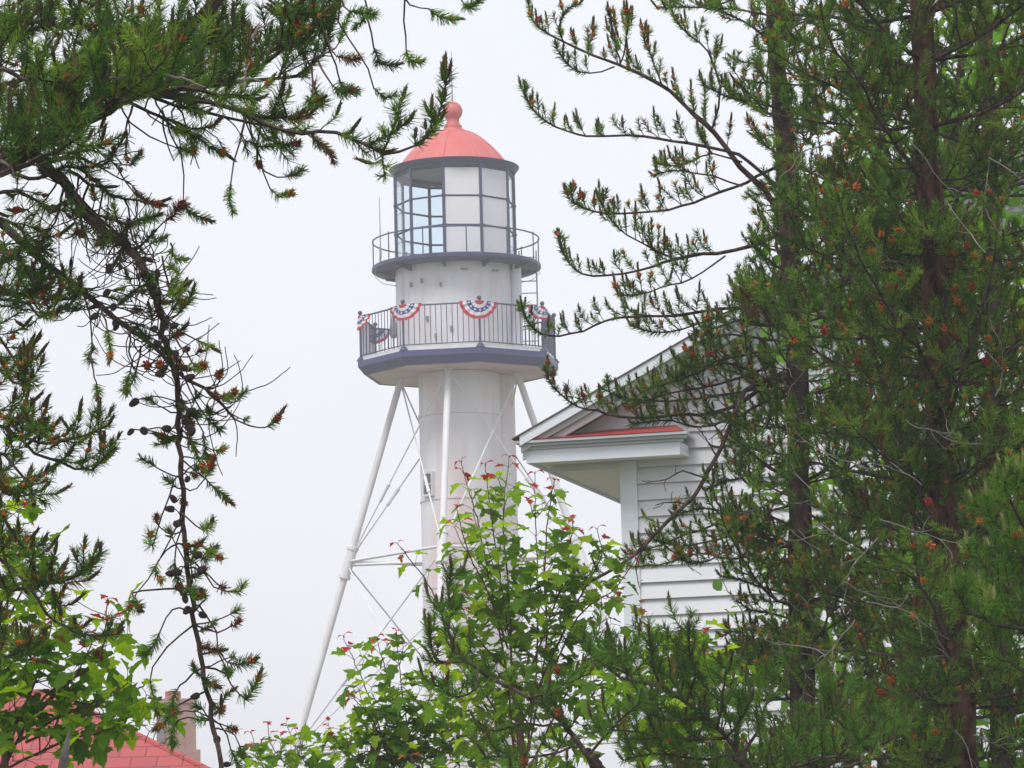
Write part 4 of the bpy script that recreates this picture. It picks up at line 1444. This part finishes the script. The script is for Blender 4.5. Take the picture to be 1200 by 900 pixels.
    R1.branch(pl(pts, D1, D1 - rng.uniform(-0.2, 0.5)), r0, 0.0025, dict(reach, **kw), jit=0.0015)
# the bare crooked limb in front of the house corner
lo, _ = R1.branch(pl([(935, 430), (900, 445), (873, 458), (862, 485), (845, 525), (830, 552), (815, 580), (805, 590), (782, 612), (767, 627), (742, 652), (710, 672), (682, 686), (660, 692)], D1, D1 - 0.5), 0.011, 0.005, dict(reach, t0=0.62, len=0.16, up=0.5, ang=(-60, 80)), jit=0.001)
for pts in [[(826, 560), (800, 552), (780, 562), (758, 565)], [(840, 535), (828, 515), (815, 500)], [(850, 515), (830, 490), (812, 480)], [(805, 590), (785, 588), (770, 592)], [(868, 470), (850, 500), (830, 515)], [(760, 632), (745, 660), (750, 690)], [(780, 640), (800, 655), (812, 670)]]:
    g = Geo()
    q_ = resample(pl(pts, D1 - 0.3, D1 - 0.3), 10, 0.002)
    g.tube(q_, np.linspace(0.004, 0.0015, 10), 5)
    for k in (4, 6, 8):
        g.tube(grow(q_[k], rng.normal(size=3), 0.05, -0.2, 5, 0.3), 0.0012, 4)
    g.build('dead_twig', M['bark'], R1.root)
R1.xlim = xfree
fill = dict(t0=0.07, step=0.027, len=0.19, taper=0.5, up=0.7, nl=0.0255, dens=950, ang=(-40, 80), cov=0.75, candle=0.45, pol=0.2)


def whorls(T, Dt, y0, y1, step, lmin, lmax, cfg, nmin=4, nmax=6):
    zs_ = np.arange(px(900, y1, Dt)[2], px(900, y0, Dt)[2], step)
    for z in zs_:
        z = z + rng.normal() * 0.03
        k = np.argmin(np.abs(T.tp[:, 2] - z))
        p0 = T.tp[k].copy()
        p0[2] = z
        a0 = rng.uniform(0, 360)
        m_ = int(rng.integers(nmin, nmax + 1))
        for i in range(m_):
            a = R(a0 + i * 360 / m_ + rng.normal() * 18)
            L = rng.uniform(lmin, lmax)
            d = np.array([math.cos(a), math.sin(a), 0.1 + rng.normal() * 0.15])
            pts = grow(p0, d, L, 0.45, 8, 0.09)
            x, y = proj(pts)
            bad = [j for j in range(len(pts)) if x[j] < xl(y[j]) + 12]
            if bad:
                pts = pts[:bad[0]]
            if len(pts) < 4 or (x.min() > 1290):
                continue
            T.branch(pts, 0.008 * L, 0.0025, cfg, jit=0.003)


whorls(R1, D1, -60, 300, 0.25, 0.45, 0.9, dict(fill, pol=0.3))
whorls(R1, D1, 300, 960, 0.205, 0.5, 1.0, dict(fill, pol=0.28))
whorls(R2, D2, -60, 300, 0.205, 0.5, 1.1, dict(fill, pol=0.25, nl=0.027))
whorls(R2, D2, 300, 960, 0.185, 0.55, 1.15, dict(fill, pol=0.22, nl=0.027))


def dead_sticks(T, Dt, n, xr, yr):
    for _ in range(n):
        x, y = rng.uniform(*xr), rng.uniform(*yr)
        p = px(x, y, Dt - rng.uniform(0.3, 0.9))
        a = rng.uniform(0, 2 * np.pi)
        d = np.array([math.cos(a), 0.3 * rng.normal(), 0.6 * math.sin(a)])
        q_ = grow(p, d, rng.uniform(0.12, 0.4), -0.3, 9, 0.2)
        g = Geo()
        g.tube(q_, np.linspace(0.0026, 0.001, 10), 5)
        for k in (3, 5, 7):
            g.tube(grow(q_[k], unit(q_[k] - q_[k - 1]) + rng.normal(size=3) * 0.7, 0.09, -0.2, 5, 0.25), np.linspace(0.0015, 0.0008, 6), 4)
        g.build('dead_twig', M['deadwood'], T.root)


dead_sticks(R1, D1, 16, (880, 1000), (380, 880))
dead_sticks(R2, D2, 24, (980, 1190), (150, 890))
R1.finish()
R2.finish()

# a third pine whose trunk shows in the gloom by the right edge
D3 = 15.6
p3 = pl([(1150, -60), (1160, 200), (1168, 500), (1172, 700), (1178, 1000)], D3, D3)
R3 = Pine('jack_pine', 'farther blackish trunked jack pine mostly hidden behind the thickest pine', ground_under(p3[-1]), pol=0.15, xlim=lambda y: xl(y) + 60, tint=(0, 0.6))
R3.trunk(np.vstack([p3, [ground_under(p3[-1])]])[::-1], 0.055, 0.03)
whorls(R3, D3, -60, 960, 0.36, 0.7, 1.3, dict(fill, pol=0.08))
R3.finish(60)

Needles.width = 0.0028
# ---------------- young pines at the bottom
yb_ = dict(t0=0.05, step=0.028, len=0.1, taper=0.4, up=1.0, nl=0.032, dens=850, ang=(-40, 90), cov=0.9, candle=0.3, pol=0.03, cs=1.2, cup=1.5, fw=0.9)
DS = 11.0
ps = px(705, 930, DS)
Y1 = Pine('young_pine', 'young green pine whose bowed branch arches over the small maple at bottom centre', ground_under(ps), 'young pines along the bottom', 'needle_young', pol=0.05)
Y1.trunk([ground_under(ps), px(740, 1300, DS), px(705, 930, DS), px(690, 880, DS)], 0.03, 0.0085)
for pts, r0 in [([(700, 915), (685, 880), (663, 850), (640, 828), (620, 818), (587, 800), (557, 782), (533, 765), (522, 745), (517, 722), (512, 708)], 0.009),
                ([(533, 766), (527, 735), (527, 700), (529, 664)], 0.0045), ([(545, 775), (515, 775), (504, 755), (503, 735)], 0.004), ([(620, 818), (645, 812), (665, 800), (690, 790)], 0.004),
                ([(660, 848), (640, 850), (610, 848), (580, 858), (560, 850)], 0.004),
                ([(680, 875), (650, 880), (610, 890), (570, 885)], 0.004), ([(690, 885), (720, 850), (745, 830), (770, 815)], 0.005), ([(560, 782), (555, 810), (530, 815), (510, 800)], 0.004),
                ([(700, 910), (660, 910), (620, 905), (590, 915)], 0.004)]:
    Y1.branch(pl(pts, DS, DS - rng.uniform(-0.2, 0.3)), r0, 0.0025, dict(yb_, len=0.085))
Y1.finish(40)
DS2 = 11.6
ps = px(885, 960, DS2)
Y2 = Pine('young_pine', 'bushy young pine with upright new shoots in front of the clapboard wall', ground_under(ps), 'young pines along the bottom', 'needle_young', pol=0.06)
Y2.trunk([ground_under(ps), px(900, 1400, DS2), px(885, 960, DS2), px(862, 885, DS2)], 0.035, 0.009)
for pts, r0 in [([(885, 950), (865, 880), (835, 850), (805, 822), (770, 803), (735, 795), (716, 786), (697, 768), (686, 745)], 0.009), ([(718, 788), (709, 772), (711, 750)], 0.004), ([(735, 796), (733, 780), (733, 760)], 0.004),
                ([(775, 805), (765, 780), (762, 745)], 0.005), ([(805, 822), (815, 790), (808, 760), (807, 735)], 0.005), ([(800, 820), (790, 800), (775, 785)], 0.004), ([(850, 865), (800, 868), (760, 860), (720, 855), (690, 860)], 0.006),
                ([(865, 885), (820, 890), (770, 885), (730, 890)], 0.006), ([(840, 855), (845, 820), (850, 795), (855, 780)], 0.005), ([(870, 890), (890, 850), (900, 820), (910, 790)], 0.006),
                ([(880, 910), (920, 880), (960, 850), (985, 820)], 0.007), ([(880, 920), (930, 900), (980, 885), (1020, 860)], 0.007), ([(825, 840), (790, 845), (760, 835), (740, 825)], 0.005), ([(885, 930), (840, 920), (800, 915), (750, 920)], 0.006),
                ([(850, 865), (870, 840), (880, 820)], 0.005), ([(960, 850), (980, 830), (1010, 800)], 0.005), ([(990, 900), (1040, 870), (1060, 840)], 0.005)]:
    Y2.branch(pl(pts, DS2, DS2 - rng.uniform(-0.3, 0.4)), r0, 0.0025, dict(yb_, len=0.13))
Y2.finish(40)
DS3 = 10.0
ps = px(1215, 900, DS3)
Y3 = Pine('young_pine', 'young pine with pale yellowish new shoots against the right edge', ground_under(ps), 'young pines along the bottom', 'needle_young', 'candle_pale', pol=0.3, tint=(0.3, 1))
Y3.trunk([ground_under(ps), px(1225, 1300, DS3), px(1215, 900, DS3), px(1212, 600, DS3)], 0.03, 0.01)
for pts in [[(1214, 690), (1190, 640), (1165, 610), (1140, 590)], [(1214, 720), (1180, 690), (1150, 660), (1130, 650)], [(1214, 640), (1195, 610), (1180, 580), (1176, 560)], [(1214, 760), (1190, 730), (1160, 710), (1135, 690)],
            [(1214, 800), (1190, 780), (1160, 770), (1140, 755)], [(1212, 600), (1205, 580), (1195, 560)], [(1214, 700), (1196, 680), (1175, 650), (1160, 640)], [(1214, 740), (1170, 730), (1140, 720), (1118, 690)]]:
    Y3.branch(pl(pts, DS3, DS3 - rng.uniform(-0.2, 0.3)), 0.006, 0.003, dict(yb_, len=0.1, candle=0.3, cs=0.9, pol=0.12, step=0.022))
Y3.finish(60)

# ---------------- maples
HALF = [(0.0, 0.0), (0.1, -0.05), (0.3, -0.02), (0.4, 0.06), (0.3, 0.14), (0.42, 0.26), (0.56, 0.36), (0.62, 0.5), (0.5, 0.46), (0.46, 0.54), (0.34, 0.5), (0.27, 0.52), (0.3, 0.66), (0.24, 0.72), (0.22, 0.82), (0.1, 0.86), (0.0, 1.05)]
OUT = np.array(HALF + [(-x, y) for x, y in HALF[-2:0:-1]])
CEN = np.array([(0.0, 0.36)])
LV = np.vstack([CEN, OUT])
LF = np.array([[0, i + 1, (i + 1) % len(OUT) + 1] for i in range(len(OUT))])
OV8 = np.array([(0, 0)] + [(0.0, 0.0), (0.24, 0.18), (0.33, 0.42), (0.24, 0.72), (0.0, 1.05), (-0.24, 0.72), (-0.33, 0.42), (-0.24, 0.18)])
OV8[0] = (0, 0.45)
OVF = np.array([[0, i + 1, (i + 1) % 8 + 1] for i in range(8)])


class Leaves:
    def __init__(s, shape=LV, faces=LF):
        s.V, s.F = shape, faces
        s.v, s.t, s.n = [], [], 0

    def leaf(s, p, d, nrm, size, tint, fold=0.25, droop=0.3):
        d = unit(d)
        x = unit(np.cross(d, nrm))
        n = np.cross(x, d)
        q_ = s.V
        sz = size * rng.uniform(0.85, 1.1)
        wv = rng.uniform(0.85, 1.1)
        zz = fold * np.abs(q_[:, 0]) - droop * q_[:, 1] ** 2 + 0.05 * np.sin(q_[:, 0] * 14 + q_[:, 1] * 9 + rng.uniform(0, 6))
        s.v.append(p + sz * (q_[:, 0, None] * wv * x + q_[:, 1, None] * d + zz[:, None] * n))
        s.t.append(np.full(len(s.F), np.clip(tint, 0, 1)))
        s.n += 1

    def build(s, name, m, parent):
        if not s.n:
            return None
        k = len(s.V)
        f = (np.arange(s.n)[:, None, None] * k + s.F[None]).reshape(-1, 3)
        me = make_mesh(name, np.concatenate(s.v) - ORIG[parent.name], [f], [m], None, np.concatenate(s.t), True)
        return link(name, me, parent)


class Maple:
    def __init__(s, name, label, base, group, size):
        s.root = thing(name, label, 'tree', base, group)
        s.size = size
        s.W, s.G, s.Y = Geo(), Leaves(), Leaves()

    def node(s, p, t, k, az, size, tint, young):
        """a pair of opposite leaves"""
        t = unit(t)
        a = unit(np.cross(t, (0.31, 0.2, 0.93) if abs(t[2]) < 0.8 else (1, 0, 0.1)))
        b = np.cross(t, a)
        for sgn in (1, -1):
            o = (a * math.cos(az) + b * math.sin(az)) * sgn
            o = unit(o + rng.normal(size=3) * 0.25)
            pd = unit(o * 0.9 + t * 0.45 + UP * 0.2)
            L = size * rng.uniform(0.45, 0.9)
            e = p + pd * L
            s.W.tube([p, p + pd * L * 0.5 + UP * 0.003, e], [0.0012, 0.001, 0.001], 3)
            dr = rng.uniform(-0.2, 0.42)
            d = unit(o + np.array([0, 0, -dr]))
            n = unit(UP + o * 0.15 + rng.normal(size=3) * 0.2)
            (s.Y if young else s.G).leaf(e, d, n, size, tint, rng.uniform(0.05, 0.4), rng.uniform(0.1, 0.5))

    def stem(s, pts, r0, r1, cfg):
        """leafy stem: red tip, bronze next pair, green below; side shoots lower down"""
        p = resample(pts, max(10, int(plen(np.asarray(pts)) / 0.03)), 0.0015)
        s.W.tube(p, np.linspace(r0, r1, len(p)), 6)
        cum = np.concatenate([[0], np.cumsum(np.linalg.norm(np.diff(p, axis=0), axis=1))])
        L = cum[-1]
        x, k, az = 0.0, 0, rng.uniform(0, 3)
        while x < L * cfg.get('cover', 0.9):
            i = max(1, len(p) - 1 - np.searchsorted(cum[-1] - cum[::-1], x))
            t = p[i] - p[i - 1]
            tip = cfg.get('tip', True)
            if k == 0 and tip:
                s.node(p[-1], t, k, az, s.size * 0.33, rng.uniform(0, 0.25), True)
                (s.Y).leaf(p[-1], unit(t + rng.normal(size=3) * 0.3), unit(rng.normal(size=3)), s.size * 0.22, 0.05)
            elif k == 1 and tip:
                s.node(p[i], t, k, az, s.size * 0.5, rng.uniform(0.2, 0.75), True)
            else:
                if k > 2 and rng.random() < cfg.get('side', 0.5):
                    for sg in (1, -1):
                        if rng.random() < 0.25:
                            continue
                        a = unit(np.cross(t, rng.normal(size=3)))
                        d = unit(a * sg + unit(t) * 0.7)
                        Ls = min(cfg.get('smax', 0.25), 0.05 + x * 0.35) * rng.uniform(0.6, 1.2)
                        q_ = grow(p[i], d, Ls, 0.6, 5, 0.08)
                        s.W.tube(q_, np.linspace(0.002, 0.0012, len(q_)), 4)
                        m_ = max(1, int(Ls / 0.05))
                        for j in range(m_):
                            jj = min(5, int(round((j + 1) * 5 / m_)))
                            yg = j == m_ - 1 and rng.random() < cfg.get('red', 0.12)
                            s.node(q_[jj], q_[jj] - q_[jj - 1], j, rng.uniform(0, 3), s.size * (rng.uniform(0.35, 0.5) if yg else rng.uniform(0.7, 1.05)), rng.uniform(0, 1), yg)
                s.node(p[i], t, k, az, s.size * min(1, 0.55 + 0.15 * k), rng.uniform(0, 1), False)
            az += math.pi / 2 + rng.normal() * 0.2
            x += cfg.get('gap', 0.055) * (0.7 + 0.2 * min(k, 3)) * rng.uniform(0.8, 1.2)
            k += 1

    def clump(s, c, rx, ry, n, size=None, red=0.03):
        """leaves on twigs filling a region round c (world), radii in metres"""
        for _ in range(n):
            q_ = c + rng.normal(size=3) * np.array([rx, 0.12, ry]) * 0.55
            d = rng.normal(size=3) * np.array([1, 1, 0.4]) + UP * 0.3
            w_ = grow(q_, d, rng.uniform(0.05, 0.1), 0.3, 4, 0.15)
            s.W.tube(w_, 0.0013, 3)
            yg = rng.random() < red
            s.node(w_[-1], w_[-1] - w_[-2], 0, rng.uniform(0, 3), (size or s.size) * rng.uniform(0.7, 1.05) * (0.5 if yg else 1), rng.uniform(0, 1), yg)

    def finish(s):
        s.W.build('stems', M['stem'], s.root)
        c_ = s.G.build('foliage', M['maple'], s.root)
        s.Y.build('young_leaves', M['maple_young'], s.root)


DM = 14.0
pb = px(610, 950, DM)
m = Maple('maple_sapling', 'bright green maple sapling with red new leaves in front of the lighthouse column', ground_under(pb), 'maple saplings', 0.065)
m.W.tube(resample([ground_under(pb), px(605, 1300, DM), px(612, 900, DM), px(600, 780, DM)], 20), np.linspace(0.016, 0.007, 20), 8)
for pts in [[(604, 900), (592, 780), (575, 690), (562, 620), (548, 570), (540, 541)], [(608, 880), (598, 760), (585, 670), (575, 600), (569, 546)], [(600, 800), (597, 700), (590, 620), (592, 580), (597, 535)],
            [(615, 900), (628, 790), (630, 690), (628, 620), (626, 556)], [(620, 880), (640, 760), (638, 680), (642, 610), (649, 562)], [(600, 790), (560, 750), (545, 720), (535, 700)], [(595, 760), (570, 690), (550, 650), (535, 595)],
            [(615, 840), (660, 740), (690, 680), (705, 650), (700, 620)], [(610, 850), (650, 780), (680, 720), (720, 690), (745, 655)], [(605, 870), (560, 800), (530, 750), (505, 690), (480, 655), (466, 637)],
            [(620, 900), (670, 800), (700, 745), (705, 700)], [(640, 900), (690, 820), (730, 770)], [(610, 900), (570, 830), (545, 790), (530, 770)], [(615, 800), (650, 710), (665, 660), (672, 610)]]:
    m.stem(pl(pts, DM, DM + rng.uniform(-0.3, 0.3)), 0.004, 0.0014, dict(gap=0.06, smax=0.2, side=0.42))
for x, y, rx, ry, n in [(620, 750, 0.2, 0.1, 14), (690, 740, 0.14, 0.14, 10), (640, 840, 0.32, 0.16, 36), (690, 690, 0.08, 0.08, 6), (560, 860, 0.2, 0.15, 18)]:
    m.clump(px(x, y, DM + 0.1), rx, ry, n)
m.finish()
DM2 = 15.5
pb = px(480, 980, DM2)
m = Maple('maple_sapling', 'low maple sapling of small leaves in front of the leftmost lighthouse leg and its strut', ground_under(pb), 'maple saplings', 0.07)
m.W.tube(resample([ground_under(pb), px(470, 1400, DM2), px(480, 980, DM2), px(478, 900, DM2)], 20), np.linspace(0.014, 0.006, 20), 8)
for pts in [[(480, 960), (450, 870), (430, 810), (415, 775), (402, 746)], [(485, 950), (478, 860), (470, 800), (464, 740)], [(480, 940), (462, 830), (450, 780), (441, 748)], [(470, 980), (400, 930), (355, 890), (335, 848)],
            [(460, 980), (380, 920), (340, 900), (318, 872), (314, 848)], [(475, 960), (430, 900), (395, 870), (385, 849)], [(475, 950), (440, 880), (415, 860), (411, 855)], [(490, 940), (500, 860), (505, 810), (520, 780)],
            [(490, 930), (525, 860), (545, 830), (560, 800)], [(460, 990), (360, 940), (310, 900), (295, 860)], [(480, 950), (440, 850), (420, 825), (410, 815)], [(490, 960), (540, 890), (580, 850)]]:
    m.stem(pl(pts, DM2, DM2 + rng.uniform(-0.3, 0.3)), 0.0035, 0.0013, dict(gap=0.055, smax=0.18))
for x, y, rx, ry, n in [(490, 850, 0.22, 0.13, 16), (450, 830, 0.1, 0.07, 6), (520, 820, 0.12, 0.1, 12), (400, 890, 0.3, 0.07, 26), (330, 890, 0.14, 0.06, 8), (540, 890, 0.3, 0.1, 22), (600, 900, 0.3, 0.1, 16)]:
    m.clump(px(x, y, DM2), rx, ry, n)
m.finish()
DM3 = 12.6
pb = px(800, 1000, DM3)
m = Maple('maple_sapling', 'yellow green maple sapling with crimson tips below the clapboard wall', ground_under(pb), 'maple saplings', 0.08)
m.W.tube(resample([ground_under(pb), px(805, 1400, DM3), px(800, 1000, DM3), px(795, 880, DM3)], 20), np.linspace(0.014, 0.006, 20), 8)
for pts in [[(795, 900), (790, 830), (800, 790), (826, 740)], [(800, 900), (815, 840), (810, 800), (792, 760)], [(790, 900), (770, 830), (755, 800), (742, 775)], [(805, 900), (830, 830), (835, 790)], [(780, 900), (750, 850), (735, 830)]]:
    m.stem(pl(pts, DM3, DM3), 0.0035, 0.0013, dict(gap=0.05, smax=0.14, red=0.3))
for x, y, rx, ry, n in [(790, 800, 0.14, 0.06, 26), (820, 790, 0.1, 0.06, 14), (720, 830, 0.1, 0.06, 14)]:
    m.clump(px(x, y, DM3 + 0.3), rx, ry, n)
m.finish()
DM4 = 9.8
pb = px(30, 1000, DM4)
m = Maple('maple_sapling', 'large leaved green maple sapling in the lower left corner before the red roof', ground_under(pb), 'maple saplings', 0.07)
m.W.tube(resample([ground_under(pb), px(15, 1400, DM4), px(5, 900, DM4), px(40, 840, DM4), px(85, 795, DM4)], 24), np.linspace(0.016, 0.004, 24), 8)
for pts in [[(5, 900), (35, 840), (60, 810), (85, 795), (100, 770), (110, 745)], [(20, 870), (60, 845), (95, 830), (125, 815), (150, 800)], [(-30, 900), (-5, 800), (10, 700), (15, 640), (25, 590)], [(-20, 880), (0, 760), (30, 680), (45, 640)],
            [(0, 900), (40, 800), (55, 760), (60, 730)], [(10, 900), (70, 870), (110, 860), (140, 850)], [(85, 795), (110, 780), (125, 745), (125, 705)], [(30, 870), (80, 850), (120, 850), (165, 850)]]:
    m.stem(pl(pts, DM4, DM4 + rng.uniform(-0.25, 0.25)), 0.004, 0.0015, dict(gap=0.06, smax=0.16, side=0.6, red=0.03, tip=rng.random() < 0.35))
for x, y, rx, ry, n in [(15, 610, 0.08, 0.1, 12), (122, 745, 0.06, 0.05, 7), (30, 790, 0.09, 0.07, 9), (130, 845, 0.08, 0.05, 10), (15, 720, 0.06, 0.1, 6), (20, 880, 0.08, 0.04, 5), (150, 860, 0.05, 0.05, 5)]:
    m.clump(px(x, y, DM4), rx, ry, n)
m.finish()

# ---------------- broadleaf tree behind the pines on the right
DB = 19.5
pb = px(1120, 900, DB)
bt = thing('broadleaf_tree', 'fresh green broadleaf tree showing through gaps behind the right hand pines', 'tree', ground_under(pb))
W = Geo()
tp = resample([ground_under(pb), px(1115, 1100, DB), px(1105, 700, DB), px(1110, 300, DB), px(1130, 50, DB)], 30, 0.01)
W.tube(tp, np.linspace(0.1, 0.02, 30), 10)
W.build('trunk', M['bark'], bt)
LVs = Leaves(OV8, OVF)
W = Geo()
YB = [-50, 60, 120, 250, 330, 420, 520, 620, 720, 800, 900]
XB = [1180, 1100, 1010, 985, 930, 915, 895, 885, 880, 870, 760]
for i in range(420):
    y = rng.uniform(20, 940)
    lim = np.interp(y, YB, XB)
    x = lim + (1260 - lim) * rng.random()
    e = px(x, y, DB + rng.normal() * 0.9)
    s_ = tp[np.argmin(np.abs(tp[:, 2] - (e[2] - 0.5)))]
    q_ = resample([s_, (s_ + e) / 2 + UP * 0.1, e], 8, 0.02)
    if i % 6 == 0:
        W.tube(q_, np.linspace(0.012, 0.002, 8), 4)
    for _ in range(int(rng.integers(7, 15))):
        c_ = e + rng.normal(size=3) * 0.13
        o = unit(rng.normal(size=3) * np.array([1, 1, 0.4]))
        LVs.leaf(c_, unit(o + UP * rng.uniform(-0.9, 0.1)), unit(UP + rng.normal(size=3) * 0.5), rng.uniform(0.06, 0.1), rng.random(), 0.15, 0.2)
W.build('limbs', M['bark'], bt)
LVs.build('crown', M['broad'], bt)

# ---------------- weathered stake in the lower left
pk = px(82, 852, 9.2)
st = Geo()
pe = px(66, 960, 9.2)
st.tube([ground_under(pe), pe * (1, 1, 0.5), pe, px(71, 915, 9.2), px(75, 890, 9.2), px(79, 870, 9.2), pk], [0.03, 0.02, 0.016, 0.013, 0.011, 0.007, 0.001], 7)
so_ = st.build('dead_stump', M['deadwood'])
so_['label'] = 'pointed weathered grey dead stem standing in the lower left corner'
so_['category'] = 'dead tree'
